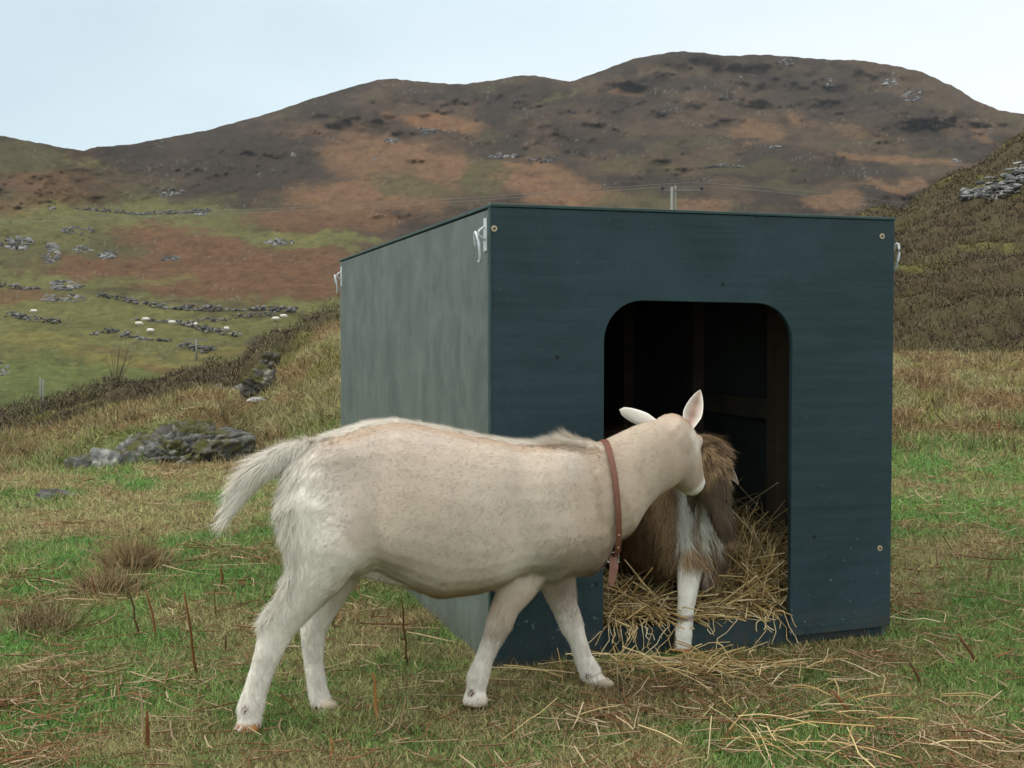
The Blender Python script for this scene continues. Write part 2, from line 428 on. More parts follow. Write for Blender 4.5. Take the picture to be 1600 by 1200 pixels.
def build_ground():
    cx = np.concatenate([np.arange(-900, -60, 30), np.arange(-60, 1660, 5.0), np.arange(1660, 2560, 30)])
    yy = np.concatenate([np.geomspace(.5, 2.3, 20)[:-1], np.geomspace(2.3, 50, 470), np.geomspace(52, 110, 16)])
    X, Yg = np.meshgrid(cx, yy)
    x = (X - 800) / F * Yg
    z = gz(x, Yg)
    V = np.stack([x, Yg, z], -1)
    r, c = X.shape
    i = np.arange(r - 1)[:, None] * c + np.arange(c - 1)[None, :]
    q = np.stack([i, i + 1, i + c + 1, i + c], -1).reshape(-1, 4)
    col = field_col(x, Yg) * .75
    hm = heath_mask(x, Yg)
    col = lerp(col, lerp(S(74, 66, 50), S(108, 106, 58), ss(.58, .68, fbm(x * .8 + 4, Yg * .5, 0, 4, 94))) * .8, hm * .8)
    m = mesh_np('ground', V, quads=q, col=col)
    link('ground', m, M_ground, kind='structure')
    # turf behind and beside the camera, a little lower
    mb = MB(); mb.add([(-60, -60, -.07), (60, -60, -.07), (60, .7, -.07), (-60, .7, -.07)], [(0, 1, 2, 3)], S(104, 104, 70) * .7)
    mb.build('meadow', M_ground, kind='structure')
    mb = MB()
    for s in (-1, 1):
        q = [(s * .6, .5, -.09), (s * 60, .5, -.09), (s * 60, 40, -.09), (s * 38, 40, -.09)]
        mb.add(q if s > 0 else q[::-1], [(0, 1, 2, 3)], S(104, 104, 70) * .7)
    mb.build('meadow', M_ground, kind='structure')
build_ground()

# ------------------------------------------------------------------ hills
SKX = np.array([-900, -500, -200, 0, 60, 130, 150, 200, 260, 320, 380, 430, 470, 540, 590, 620, 640, 700, 730, 760, 815, 850, 890, 940, 990, 1040, 1070, 1100, 1130, 1200, 1280, 1340, 1400, 1440, 1500, 1520, 1560, 1600, 1700, 2000, 2500], float)
SKY = np.array([150, 165, 190, 212, 224, 236, 230, 226, 215, 204, 188, 174, 160, 138, 124, 123, 126, 131, 131, 127, 117, 120, 128, 110, 92, 83, 80, 82, 87, 85, 92, 94, 103, 112, 140, 155, 172, 178, 200, 260, 300], float)
PYD = np.array([80, 100, 150, 200, 250, 300, 350, 400, 450, 500, 550, 600, 640, 760], float)
DYD = np.array([960, 930, 850, 760, 650, 540, 430, 340, 265, 200, 145, 100, 76, 58], float)
def hill_point(px, py):
    px = np.asarray(px, float); py = np.asarray(py, float)
    D = np.interp(py, PYD, DYD)
    n = fbm(px / 130., py / 60., 0, 5, 61, .55) - .5
    n2 = fbm(px / 34., py / 13., 0, 4, 71, .6) - .5
    sk = np.interp(px, SKX, SKY)
    e = ss(0, 30, py - sk)
    D = D * (1 + n * .16 * e * ss(760, 600, py) + n2 * .022 * e)
    # the nearer left-hand shoulder stands in front of the big hill
    D = D * (1 - .25 * ss(260, 60, px) * ss(430, 250, py))
    return P(px, py, D)
HB = dict(dk=S(66, 58, 50), br=S(90, 76, 62), ol=S(94, 90, 60), gr=S(118, 118, 72), gr2=S(106, 118, 68), ru=S(128, 100, 74), ru2=S(116, 88, 65),
          ye=S(140, 130, 74), rk=S(150, 150, 140), pl=S(140, 104, 74))
# patches of vegetation on the slopes: (x, y, half width, half height, slope degrees, colour, strength)
PATCH = [
 (250, 440, 420, 60, 0, 'ol', .8), (40, 420, 120, 60, 0, 'gr', .7), (200, 480, 300, 18, 0, 'gr', .8), (420, 318, 120, 14, 4, 'ol', .8),  (200, 370, 330, 75, 3, 'ol', .9), (60, 350, 150, 40, 0, 'gr', .6), (230, 330, 190, 22, 3, 'gr', .75), (60, 262, 150, 30, 12, 'ol', .8), (170, 262, 70, 10, 15, 'ye', .5),
 (330, 235, 200, 46, -4, 'dk', .9), (400, 270, 120, 50, 5, 'dk', .95), (250, 270, 90, 22, 12, 'dk', .5), (520, 150, 60, 18, -12, 'dk', .8),
 (620, 250, 112, 52, 8, 'ru', 1), (560, 310, 120, 26, 0, 'ru', 1), (690, 245, 45, 26, 5, 'ru', .8), (480, 205, 40, 10, -5, 'ru', .5), (440, 200, 60, 8, -6, 'br', .8),
 (670, 190, 66, 11, 12, 'pl', .9), (720, 196, 40, 12, 12, 'ru', .6), (850, 282, 100, 32, 12, 'ru', 1), (800, 262, 40, 16, 5, 'ru', .8), (900, 310, 90, 16, 0, 'ru', .9),
 (640, 290, 60, 16, 8, 'ol', .8), (745, 275, 34, 30, 0, 'ol', .9), (700, 225, 90, 12, 16, 'dk', .6), (620, 205, 110, 8, 4, 'dk', .7), (780, 245, 60, 10, 12, 'dk', .7),
 (985, 143, 22, 8, 0, 'ru', .7), (1180, 205, 45, 20, 10, 'ru', .8), (1170, 172, 50, 8, 5, 'br', .9), (1085, 195, 30, 12, 0, 'br', .8), (1255, 186, 34, 9, 8, 'ru', .8), (1330, 205, 60, 8, 8, 'ru', .6),
 (1370, 242, 60, 8, 8, 'ru', .9), (1450, 252, 70, 6, 8, 'ru', .8), (1400, 290, 48, 10, 3, 'ru', .9), (1300, 314, 46, 13, 0, 'ru', .9), (1090, 322, 70, 12, 0, 'ru', .8), (1540, 215, 34, 8, 15, 'ru', .7), (1500, 195, 50, 10, 15, 'br', .8),
 (1440, 130, 110, 26, 16, 'br', .7), (1200, 120, 120, 16, 0, 'dk', .6), (1300, 160, 120, 40, 15, 'dk', .75), (1130, 110, 90, 14, 0, 'br', .45), (1020, 170, 60, 16, 0, 'dk', .7), (900, 170, 110, 12, -8, 'dk', .6), (880, 150, 60, 3, -14, 'ol', .8), (980, 200, 90, 22, 5, 'br', .3),
 (1230, 250, 80, 16, 8, 'dk', .8), (1330, 270, 90, 10, 8, 'dk', .8), (1180, 260, 90, 10, 0, 'ol', .5), (1000, 320, 60, 20, 0, 'ol', .7), (1000, 255, 50, 20, 0, 'ol', .4), (1240, 290, 60, 12, 0, 'ol', .5),
 (610, 168, 40, 8, 0, 'br', .8), (640, 143, 60, 9, 0, 'dk', .7), (790, 128, 60, 8, 0, 'br', .7),
 (100, 292, 90, 28, 5, 'ru2', .75), (150, 300, 50, 12, 15, 'dk', .4), (10, 325, 60, 16, 0, 'ru2', .7),
 (280, 372, 105, 26, 6, 'ru2', 1), (340, 398, 110, 22, 4, 'ru2', 1), (470, 345, 80, 20, 3, 'ru2', .95), (340, 425, 280, 20, 2, 'ru2', 1), (380, 450, 190, 18, 2, 'ru2', .95), (480, 410, 100, 24, 0, 'ru2', 1), (560, 345, 80, 14, 0, 'ru2', .9), (30, 462, 70, 14, 0, 'ru2', .8), (120, 425, 60, 8, 0, 'ru2', .8),
 (460, 368, 150, 9, 3, 'gr', 1), (470, 380, 90, 8, 3, 'gr', .8), (60, 340, 90, 16, 0, 'gr', .7), (100, 440, 110, 8, 3, 'gr', .8), (210, 438, 90, 6, 2, 'gr', .7),
 (150, 510, 420, 32, 0, 'gr', .95), (500, 480, 90, 14, 0, 'gr', .9), (400, 492, 120, 9, 0, 'ol', .8), (330, 478, 110, 8, 2, 'br', .6), (90, 560, 340, 36, 2, 'gr', .9), (60, 600, 200, 40, 0, 'gr2', .9),
 (210, 565, 60, 9, 4, 'ye', .6), (240, 574, 36, 6, 6, 'ru2', .6), (120, 550, 70, 5, 6, 'ye', .6), (170, 545, 60, 3, 5, 'ru2', .45), (60, 530, 70, 5, 0, 'ye', .5), (340, 545, 60, 8, 0, 'ye', .5), (50, 552, 60, 3, 8, 'gr2', .6)]
def hill_col(px, py):
    wx = px + (fbm(px / 40., py / 20., 0, 4, 81) - .5) * 70
    wy = py + (fbm(px / 40. + 50, py / 20., 0, 4, 82) - .5) * 30
    n = fbm(px / 60., py / 22., 0, 5, 83); n2 = fbm(px / 14., py / 6., 0, 4, 84, .6)
    col = lerp(HB['dk'], HB['br'], ss(.42, .62, n))
    col = lerp(col, HB['ol'], ss(.55, .7, fbm(px / 45., py / 14., 0, 4, 85)) * .35)
    for (cx, cy, rx, ry, an, c, s) in PATCH:
        a = math.radians(an); dx = wx - cx; dy = wy - cy
        u = (dx * math.cos(a) + dy * math.sin(a)) / rx; v = (-dx * math.sin(a) + dy * math.cos(a)) / ry
        d = np.sqrt(u * u + v * v) + (n2 - .5) * .7
        col = lerp(col, HB[c], ss(1.25, .75, d) * s * .9)
    n3 = fbm(px / 7., py / 2.6, 0, 3, 95, .6)
    col = col * (0.50 + .55 * n2 + .45 * n3)[..., None]
    col = lerp(col, HB['dk'] * .9, ss(.60, .74, fbm(px / 18., py / 5., 0, 4, 87)) * .25)
    spk = .6 * ss(.84, .90, vn(px / 2.6, py / 1.7, 0, 88)) * ss(.58, .68, fbm(px / 50., py / 16., 0, 3, 89))
    return lerp(col, HB['rk'], spk * .75)
HILL_K = .76
def build_hills():
    cx = np.concatenate([np.arange(-900, -40, 12.), np.arange(-40, 1640, 2.0), np.arange(1640, 2500, 12.)])
    sk = np.interp(cx, SKX, SKY) + (fbm(cx / 11., 3, 0, 3, 99) - .5) * 3.0
    t = np.linspace(0, 1, 250)
    bot = 740.
    PX = np.broadcast_to(cx, (len(t), len(cx)))
    PY = bot + (sk[None, :] - bot) * t[:, None]
    V = hill_point(PX, PY)
    col = hill_col(PX, PY) * HILL_K
    # the far side falls away behind the skyline
    last = V[-1]
    ex = []
    for dy, dz in ((60, -6), (200, -50), (500, -150)):
        e = last.copy(); s = (last[:, 1] + dy) / last[:, 1]
        e[:, 0] *= s; e[:, 1] += dy; e[:, 2] += dz; ex.append(e)
    V = np.concatenate([V, np.array(ex)]); col = np.concatenate([col] + [col[-1:]] * 3)
    r, c = V.shape[:2]
    i = np.arange(r - 1)[:, None] * c + np.arange(c - 1)[None, :]
    q = np.stack([i, i + 1, i + c + 1, i + c], -1).reshape(-1, 4)
    link('hills', mesh_np('hills', V, quads=q, col=col), M_hill, kind='structure')
build_hills()

# ------------------------------------------------------------------ stones, walls, outcrops
ICO_V = None
def ico():
    global ICO_V, ICO_F
    if ICO_V is None:
        p = (1 + 5 ** .5) / 2
        v = np.array([(-1, p, 0), (1, p, 0), (-1, -p, 0), (1, -p, 0), (0, -1, p), (0, 1, p), (0, -1, -p), (0, 1, -p), (p, 0, -1), (p, 0, 1), (-p, 0, -1), (-p, 0, 1)], float)
        ICO_V = v / np.linalg.norm(v[0])
        ICO_F = np.array([(0, 11, 5), (0, 5, 1), (0, 1, 7), (0, 7, 10), (0, 10, 11), (1, 5, 9), (5, 11, 4), (11, 10, 2), (10, 7, 6), (7, 1, 8), (3, 9, 4), (3, 4, 2), (3, 2, 6), (3, 6, 8), (3, 8, 9), (4, 9, 5), (2, 4, 11), (6, 2, 10), (8, 6, 7), (9, 8, 1)])
    return ICO_V, ICO_F
def stones_mesh(name, C, Sz, cols):
    """one mesh of irregular stones: centres C [n,3], sizes Sz [n,3]"""
    v, f = ico(); n = len(C)
    j = 1 + (rng.random((n, 12)) - .5) * .55
    a = rng.random(n) * 2 * PI
    V = v[None] * j[..., None]
    V = V * Sz[:, None, :]
    ca, sa = np.cos(a)[:, None], np.sin(a)[:, None]
    V = np.stack([V[..., 0] * ca - V[..., 1] * sa, V[..., 0] * sa + V[..., 1] * ca, V[..., 2]], -1) + C[:, None, :]
    T = (f[None] + (np.arange(n) * 12)[:, None, None]).reshape(-1, 3)
    return mesh_np(name, V, tris=T, col=np.repeat(cols, 12, 0), smooth=False)
def far_wall(path, label, hgt=.8, size=.30, dens=5.0):
    path = np.array(path, float)
    seg = np.linspace(0, len(path) - 1, 220)
    px = np.interp(seg, np.arange(len(path)), path[:, 0]); py = np.interp(seg, np.arange(len(path)), path[:, 1])
    W = hill_point(px, py)
    L = np.concatenate([[0], np.cumsum(np.linalg.norm(np.diff(W, axis=0), axis=1))])
    n = int(min(1400, L[-1] * dens * .72))
    s = rng.random(n) * L[-1]
    c = np.stack([np.interp(s, L, W[:, i]) for i in range(3)], -1)
    gap = .35 + .65 * ss(.3, .5, fbm(s * .12, n, 0, 3, 5))
    c[:, 2] += rng.random(n) * hgt * gap
    c[:, :2] += rng.normal(size=(n, 2)) * .35
    sz = size * .72 * (.4 + rng.random((n, 3))) * np.array([1.2, 1.2, .8])
    g = (.07 + .20 * rng.random(n) ** 2.4)[:, None] * np.array([[1, 1, .95]])
    link('stone_wall', stones_mesh('stone_wall', c, sz, g), M_farrock, label=label, cat='wall', group='ruined dry stone walls across the fields')
far_wall([(150, 463), (190, 470), (225, 478), (262, 483), (300, 485), (350, 487), (400, 485), (440, 487), (462, 490)], 'longest ruined dry stone wall, directly below the rust-coloured bracken slope', 1.0, .42)
far_wall([(16, 494), (40, 500), (65, 503), (92, 507)], 'short broken stone wall below the lone sheep at far left', .8, .36)
far_wall([(210, 500), (245, 503), (272, 505), (300, 512), (335, 521), (372, 527)], 'stone wall slanting down to the right between the grazing sheep', .8, .36)
far_wall([(285, 506), (330, 503), (370, 498), (410, 494), (432, 492)], 'thin stone wall rising gently to the right toward the two rightmost sheep', .7, .32)
far_wall([(165, 521), (190, 524), (215, 530), (262, 534)], 'tumbled stone wall just below the lowest of the left sheep cluster', .8, .34)
far_wall([(120, 524), (140, 525), (164, 520)], 'faint low stone remnant left of the tumbled wall in the pasture', .4, .25, 3)
far_wall([(282, 540), (300, 546), (318, 552), (338, 546)], 'small heap of wall stones at the foot of the distant T-shaped pole', .7, .26, 8)
far_wall([(122, 327), (170, 332), (220, 336), (270, 334), (310, 332), (332, 329)], 'old stone wall high on the green slope above the large bracken patch', 1.5, .7, 3)
far_wall([(-60, 452), (0, 448), (30, 452), (60, 452)], 'dark stone wall at far left edge halfway up the slope', 1.0, .5, 4)
far_wall([(1100, 263), (1130, 260), (1165, 263)], 'grey stone band on the dark moor right of the utility pole', 1.5, .8, 3)

def outcrop(cx, cy, rx, ry, n, size, label, bright=1.0):
    a = rng.random(n) * 2 * PI; r = np.sqrt(rng.random(n))
    keep = fbm(cx + np.cos(a) * r * 3, np.sin(a) * r * 3, 0, 3, int(cx)) > .43
    px = cx + np.cos(a) * r * rx; py = cy + np.sin(a) * r * ry
    px, py = px[keep], py[keep]
    c = hill_point(px, py); n = len(c)
    sz = size * .7 * (.35 + rng.random((n, 3)) ** 1.5 * 1.3) * np.array([1.1, 1.1, .8])
    g = (.06 + .24 * rng.random(n) ** 2.0)[:, None] * np.array([[1, 1, .97]]) * bright
    link('rock_outcrop', stones_mesh('rock_outcrop', c, sz, g), M_farrock, label=label, cat='rocks', group='rock outcrops on the far slopes')
outcrop(28, 381, 30, 9, 130, 1.2, 'grey rock outcrop cut by the left edge of the picture, above the green bank')
outcrop(80, 397, 14, 16, 110, 1.0, 'tall pale rocky knoll on the far left slope beside the bracken')
outcrop(166, 399, 14, 7, 90, .9, 'rounded grey rock outcrop at the left end of the large bracken patch')
outcrop(130, 391, 18, 5, 60, .8, 'thin scatter of rocks between the pale knoll and the rounded outcrop')
outcrop(120, 361, 26, 6, 70, .8, 'scattered rocks on the green hump above the pale knoll')
outcrop(104, 446, 26, 9, 140, .8, 'wide low rock cluster at the bottom left end of the longest stone wall')
outcrop(100, 467, 38, 6, 90, .6, 'sparse stones spread under the wide low rock cluster')
outcrop(268, 404, 16, 4, 60, .7, 'small grey rock ledge in the middle of the bracken')
outcrop(308, 333, 16, 6, 70, 1.1, 'pale rocks at right end of the high stone wall')
outcrop(436, 379, 22, 5, 80, .9, 'white stones on the narrow green strip left of the shed')
outcrop(265, 301, 24, 6, 70, 1.2, 'dark craggy knoll below the saddle of the hills')
outcrop(-5, 578, 22, 10, 80, .35, 'grey rocks at the left edge in the lowest pasture')
outcrop(80, 327, 8, 3, 30, .8, 'tiny rock pile above the pale knoll at left')
outcrop(665, 205, 16, 5, 60, 1.7, 'grey crag above the pale bracken in the middle of the hill', .8)
outcrop(612, 220, 12, 4, 50, 1.5, 'small light crag left of the middle crag on the hill', 1.1)
outcrop(782, 244, 26, 4, 70, 1.5, 'rocky rib above the right-hand bracken slope', .9)
outcrop(850, 250, 28, 5, 70, 1.5, 'darker rocky rib descending right from the middle of the hill', .5)
outcrop(1228, 97, 16, 5, 60, 2.0, 'pale rocks just beneath the summit ridge of the big hill', 1.0)
outcrop(1390, 130, 14, 6, 60, 2.0, 'highest white crag on the right shoulder of the big hill', 1.2)
outcrop(1424, 148, 18, 11, 90, 2.0, 'broad grey crag on the right shoulder below the white crag', .9)
outcrop(1298, 132, 8, 8, 40, 1.8, 'narrow grey crag in the dark heather of the big hill', .9)
outcrop(1135, 152, 12, 4, 30, 1.8, 'small dark rocks upper middle of the big hill', .7)
outcrop(1208, 232, 14, 4, 36, 1.5, 'light slanting rock slab right of centre on the moor', .9)
outcrop(1494, 253, 8, 3, 30, 1.2, 'pale boulders on the rusty strip near the right bank', 1.2)
outcrop(1165, 119, 16, 2, 26, 1.6, 'row of tiny white stones below the summit', 1.1)

def boulder(x, y, s, label, mat=M_rock, col=(.42, .42, .38), sub=3, z=None, group=None, name='boulder', rz=0):
    import bmesh
    bm = bmesh.new(); bmesh.ops.create_icosphere(bm, subdivisions=sub, radius=1)
    sd = random.randint(0, 999)
    vv = np.array([v.co[:] for v in bm.verts])
    d = .62 + .75 * fbm(vv[:, 0] * 1.3 + sd, vv[:, 1] * 1.3, vv[:, 2] * 1.3 + 9, 4, sd)
    rs = np.random.default_rng(sd + 5)
    pn = rs.normal(size=(22, 3)); pn /= np.linalg.norm(pn, axis=1, keepdims=True); po = rs.uniform(.55, .95, 22)
    dots = vv @ pn.T
    d = np.minimum(d + .15, np.where(dots > .05, po / np.maximum(dots, .05), 9).min(1))      # fractured faces
    w_ = vv * np.array(s) * 9
    rg = 1 - np.abs(2 * fbm(w_[:, 0] + sd, w_[:, 1], w_[:, 2] * 1.6, 4, sd + 3, .6) - 1) * 2.2
    d = d * (1 - .20 * ss(.55, 1, rg)) + (fbm(w_[:, 0] * 3 + sd, w_[:, 1] * 3, w_[:, 2] * 3, 4, sd + 3) - .5) * .12
    for v, k in zip(bm.verts, d): v.co = Vector((v.co.x * k * s[0], v.co.y * k * s[1], v.co.z * k * s[2]))
    m = bpy.data.meshes.new(name); bm.to_mesh(m); bm.free()
    co = np.array([v.co[:] for v in m.vertices])
    n = fbm(co[:, 0] * 16 + sd, co[:, 1] * 16, co[:, 2] * 22, 4, sd, .65)
    c = lerp(np.array(col) * .30, np.array(col) * .55, ss(.35, .55, n)); c = lerp(c, np.array(col) * [1.1, 1.1, 1.05], ss(.60, .68, n))
    nz_ = vv[:, 2]
    c = lerp(c, S(88, 88, 44) * .8, ss(.50, .62, fbm(co[:, 0] * 11, co[:, 1] * 11 + sd, co[:, 2] * 14, 4, sd + 1) + .16 * nz_ - .06) * .85 * (s[0] > .12))
    set_col(m, c); m.polygons.foreach_set('use_smooth', [sub > 2] * len(m.polygons))
    zz = float(gz(x, y, False)) - .0 * s[2] * (s[0] > .19) if z is None else z
    return link(name, m, mat, label=label, cat='rock', group=group, loc=(x, y, zz))
def at(px, py, lo=2.2, hi=60):
    """where the near ground is seen at photo pixel (px, py)"""
    Y = np.geomspace(lo, hi, 900)
    x = (px - 800) / F * Y
    z = gz(x, Y, False)
    _, v = unP(x, Y, z)
    k = np.argmax(v <= py)
    return float(x[k]), float(Y[k]), float(z[k])
def rock_at(px, py, s, label, **k):
    x, y, z = at(px, py); o = boulder(x, y, s, label, **k); return o
rock_at(285, 722, (.46, .34, .38), 'largest mossy grey rock outcrop on the near bank left of the cream goat', sub=6, col=(.25, .25, .23))
rock_at(222, 716, (.30, .26, .30), 'pale lichened rock joined to the left of the largest outcrop', sub=5, col=(.32, .32, .30))
rock_at(168, 730, (.22, .2, .20), 'white-topped rock at the left end of the outcrop row', sub=4, col=(.40, .40, .38))
rock_at(130, 732, (.16, .15, .09), 'dark low rock half sunk in heather at far left of the outcrop row', sub=4, col=(.2, .2, .19))
rock_at(408, 604, (.20, .25, .22), 'upright dark crag on the bank near the shed', sub=5, col=(.24, .23, .20))
rock_at(424, 560, (.15, .2, .15), 'craggy rock above the upright crag on the bank', sub=4, col=(.24, .23, .20))
rock_at(407, 624, (.14, .1, .045), 'flat white stone lying in the grass of the bank', sub=4, col=(.62, .62, .6))
rock_at(375, 608, (.10, .08, .06), 'small pale stone left of the flat white stone', sub=3, col=(.5, .5, .48))
rock_at(342, 608, (.07, .06, .08), 'small narrow grey stone on the bank, leftmost of the little ones', sub=3, col=(.4, .4, .38))
rock_at(370, 635, (.06, .04, .03), 'tiny white stone below and left of the flat white stone', sub=3, col=(.6, .6, .58))
boulder(-2.62, 8.95, (.2, .2, .26), 'dark cracked rock wedged between the largest outcrop and the pale lichened rock', sub=5, col=(.18, .18, .16))
boulder(-2.26, 9.05, (.2, .2, .30), 'dark mossy rock at the right end of the outcrop row', sub=5, col=(.2, .2, .18))
rock_at(85, 776, (.16, .10, .05), 'low dark stone in the grass hollow at the left', sub=4, col=(.22, .21, .22))
boulder(*[float(v) for v in hill_point(458, 243)[:2]], (2.2, 2.2, 2.0), 'single white boulder high on the dark left slope of the hill', mat=M_farrock, col=(.6, .62, .6), sub=2, z=float(hill_point(458, 243)[2]))
boulder(*[float(v) for v in hill_point(586, 250)[:2]], (1.4, 1.4, 1.2), 'small white boulder in the bracken right of the single white boulder', mat=M_farrock, col=(.6, .62, .6), sub=2, z=float(hill_point(586, 250)[2]))
# scree on the right bank
def scree():
    n = 420; t = rng.random(n)
    px = 1500 + t * 112; py = 306 - t * 46 + rng.normal(size=n) * (2 + 8 * t)
    pts = np.array([at(a, b) for a, b in zip(px, py)])
    pts[:, 2] = gz(pts[:, 0], pts[:, 1]) + .05 + .12 * rng.random(n)
    sz = .062 * (.4 + rng.random((n, 3)) * 1.3) * np.array([1.5, 1.2, .7])
    g = (.07 + .26 * rng.random(n) ** 2)[:, None] * np.array([[1, 1.02, .98]])
    link('scree', stones_mesh('scree', pts, sz, g), M_farrock, kind='stuff', label='long spill of grey broken stones on the heather bank at right', cat='scree')
scree()

# ------------------------------------------------------------------ sheep
def sheep_mesh():
    mb = MB()
    def ell(c, r, col, n=10, m=7):
        V = []; Fc = []
        for i in range(m + 1):
            th = PI * i / m
            for k in range(n):
                a = 2 * PI * k / n
                V.append((c[0] + r[0] * math.sin(th) * math.cos(a), c[1] + r[1] * math.sin(th) * math.sin(a), c[2] + r[2] * math.cos(th)))
        for i in range(m):
            for k in range(n): Fc.append((i * n + k, (i + 1) * n + k, (i + 1) * n + (k + 1) % n, i * n + (k + 1) % n))
        mb.add(V, Fc, col)
    w = (.78, .76, .68)
    ell((0, 0, .55), (.52, .25, .27), w); ell((.40, 0, .60), (.2, .17, .2), w); ell((.62, 0, .42), (.15, .08, .09), (.7, .67, .6)); ell((-.42, 0, .55), (.2, .2, .22), w)
    for sx_ in (-.33, .33):
        for sy in (-.12, .12): mb.tube([(sx_, sy, .4), (sx_, sy, 0)], [.05, .035], 6, (.3, .28, .25))
    for sy in (-.1, .1): ell((.52, sy, .48), (.03, .05, .02), (.6, .55, .5), 6, 4)
    m = bpy.data.meshes.new('sheep'); m.from_pydata([tuple(v) for v in mb.v], [], mb.f); m.update(); set_col(m, np.array(mb.c))
    m.polygons.foreach_set('use_smooth', [True] * len(m.polygons)); m.materials.append(M_wool); return m
SM = sheep_mesh()
for px, py, rz, lab in [
    (53, 490, 190, 'lone white sheep grazing at far left of the pasture'),
    (228, 503, 200, 'white sheep behind the stone wall, uppermost of the four at left'),
    (217, 510, 15, 'largest white sheep side-on at left of the sheep cluster'),
    (235, 521, 170, 'lowest white sheep of the cluster, above the tumbled wall'),
    (269, 508, 20, 'white sheep standing by the slanting wall, rightmost of the left cluster'),
    (306, 511, 80, 'white sheep seen end-on between the left cluster and the shed'),
    (354, 518, 70, 'white sheep alone right of the slanting stone wall'),
    (431, 502, 185, 'white sheep side-on nearest left of the shed, lower of two'),
    (443, 498, 10, 'white sheep nearest the shed, upper right of the last pair')]:
    o = link('sheep', SM, None, label=lab, cat='sheep', group='white sheep grazing the far pasture', loc=tuple(hill_point(px, py)))
    o.rotation_euler.z = math.radians(rz); o.scale = (.92,) * 3

# ------------------------------------------------------------------ poles, cables, bare shrub
def hz(px, py): return hill_point(px, py)
pl = P(1053, 292, 88.0)
pole = empty('utility_pole', (pl[0], pl[1], -3), 'weathered grey utility pole rising behind the shed roof', 'pole')
mb = MB(); mb.tube([(-.14, 0, 0), (-.14, 0, pl[2] + 3)], [.12, .1], 10); mb.tube([(.12, .1, 0), (.12, .1, pl[2] + 3.1)], [.09, .07], 10); mb.build('post', M_pole, pole, True)
mb = MB(); mb.box((-.9, -.03, pl[2] + 2.74), (2.2, .03, pl[2] + 2.81)); mb.build('crossarm', M_wire, pole)
for dx in (-.82, 2.0):
    mb = MB(); mb.tube([(dx, 0, pl[2] + 2.8), (dx, 0, pl[2] + 3.05)], [.12, .12], 8); mb.build('insulator', M_dark, pole, True)
def cable(pts, label, r=.014):
    W = [P(*p) for p in pts]
    out = []
    for a, b in zip(W[:-1], W[1:]):
        for k in range(12): out.append(a + (b - a) * k / 12)
    out.append(W[-1])
    mb = MB(); mb.tube(out, r, 5); mb.build('power_cable', M_wire, None, True, label=label, cat='cable', group='power cables over the hillside')
cable([(-60, 352, 88), (250, 338, 88), (520, 327, 88), (780, 311, 88), (940, 299, 88), (1036, 292, 88), (1110, 291, 90), (1240, 303, 94), (1420, 330, 98)], 'lower grey power cable crossing the hillside to the utility pole')
cable([(-60, 346, 90), (250, 333, 90), (520, 322, 90), (780, 306, 90), (980, 291, 90), (1082, 285, 90), (1180, 291, 92), (1300, 303, 96), (1450, 322, 98)], 'upper grey power cable passing above the utility pole')
b = hz(307, 562); tp = P(307, 529, b[1])
pole = empty('utility_pole', tuple(b), 'small distant T-shaped pole standing in the pasture left of the shed', 'pole')
hh = tp[2] - b[2]
mb = MB(); mb.tube([(0, 0, 0), (0, 0, hh)], [.11, .09], 8); mb.build('post', M_pole, pole, True)
mb = MB(); mb.box((-1.35, -.05, hh - .18), (1.35, .05, hh - .04)); mb.build('crossarm', M_wire, pole)
x, y, z = at(65, 648); y = 17.5; x = (65 - 800) / F * y; tz = P(65, 590, y)[2]; z0 = float(gz(x, y)) - .1
gp = empty('gate_post', (x, y, z0), 'pair of thin grey wooden posts standing in the dark heather at left', 'post')
for dx, h2 in ((-.035, 0), (.03, -.03)):
    mb = MB(); mb.tube([(dx * .6, 0, 0), (dx * .6, 0, tz - z0 + h2)], [.014, .012], 7); mb.build('post', M_pole, gp, True)
# bare sapling
sx0, sy0 = (180 - 800) / F * 17.4, 17.4; sz0 = float(gz(sx0, sy0)) - .05
mb = MB(); random.seed(3)
for k in range(16):
    a = random.uniform(-1, 1); l = random.uniform(.35, .62); dy = random.uniform(-.1, .1)
    mb.tube([(sx0 + a * .02, sy0, sz0), (sx0 + a * .09, sy0 + dy * .5, sz0 + l * .5), (sx0 + a * .22, sy0 + dy, sz0 + l), (sx0 + a * .25 + random.uniform(-.04, .04), sy0 + dy, sz0 + l * 1.25)], [.006, .004, .003, .001], 4, S(96, 84, 72))
mb.build('bare_shrub', M_stalk, None, True, label='thin leafless shrub on the heather ridge against the green pasture', cat='shrub')

# ------------------------------------------------------------------ shed (animal shelter)
SM4 = Matrix(((U[0], D_[0], 0, A0[0]), (U[1], D_[1], 0, A0[1]), (0, 0, 1, 0), (0, 0, 0, 1)))
shed = empty('animal_shelter', (A0[0], A0[1], 0), 'dark blue-green plywood goat shelter with an open rounded doorway on the grass', 'shelter', rz=math.atan2(U[1], U[0]))
TH = .018
def panel_poly(outer, hole, y0, y1):
    """plate in the xz plane with an optional notch outline (single loop) extruded y0..y1"""
    loop = outer
    n = len(loop); V = [(a, y0, b) for a, b in loop] + [(a, y1, b) for a, b in loop]
    Fc = [tuple(range(n)), tuple(range(2 * n - 1, n - 1, -1))] + [(i, i + n, (i + 1) % n + n, (i + 1) % n) for i in range(n)]
    return V, Fc
DX0, DX1, DTOP, RC = .326, .918, 1.008, .115
loop = [(0, .0), (0, SH), (SW, SH), (SW, .03), (DX1, .022)]
loop += [(DX1, DTOP - RC)]
for k in range(1, 9):
    a = k / 8 * PI / 2; loop.append((DX1 - RC + RC * math.cos(a), DTOP - RC + RC * math.sin(a) - .004))
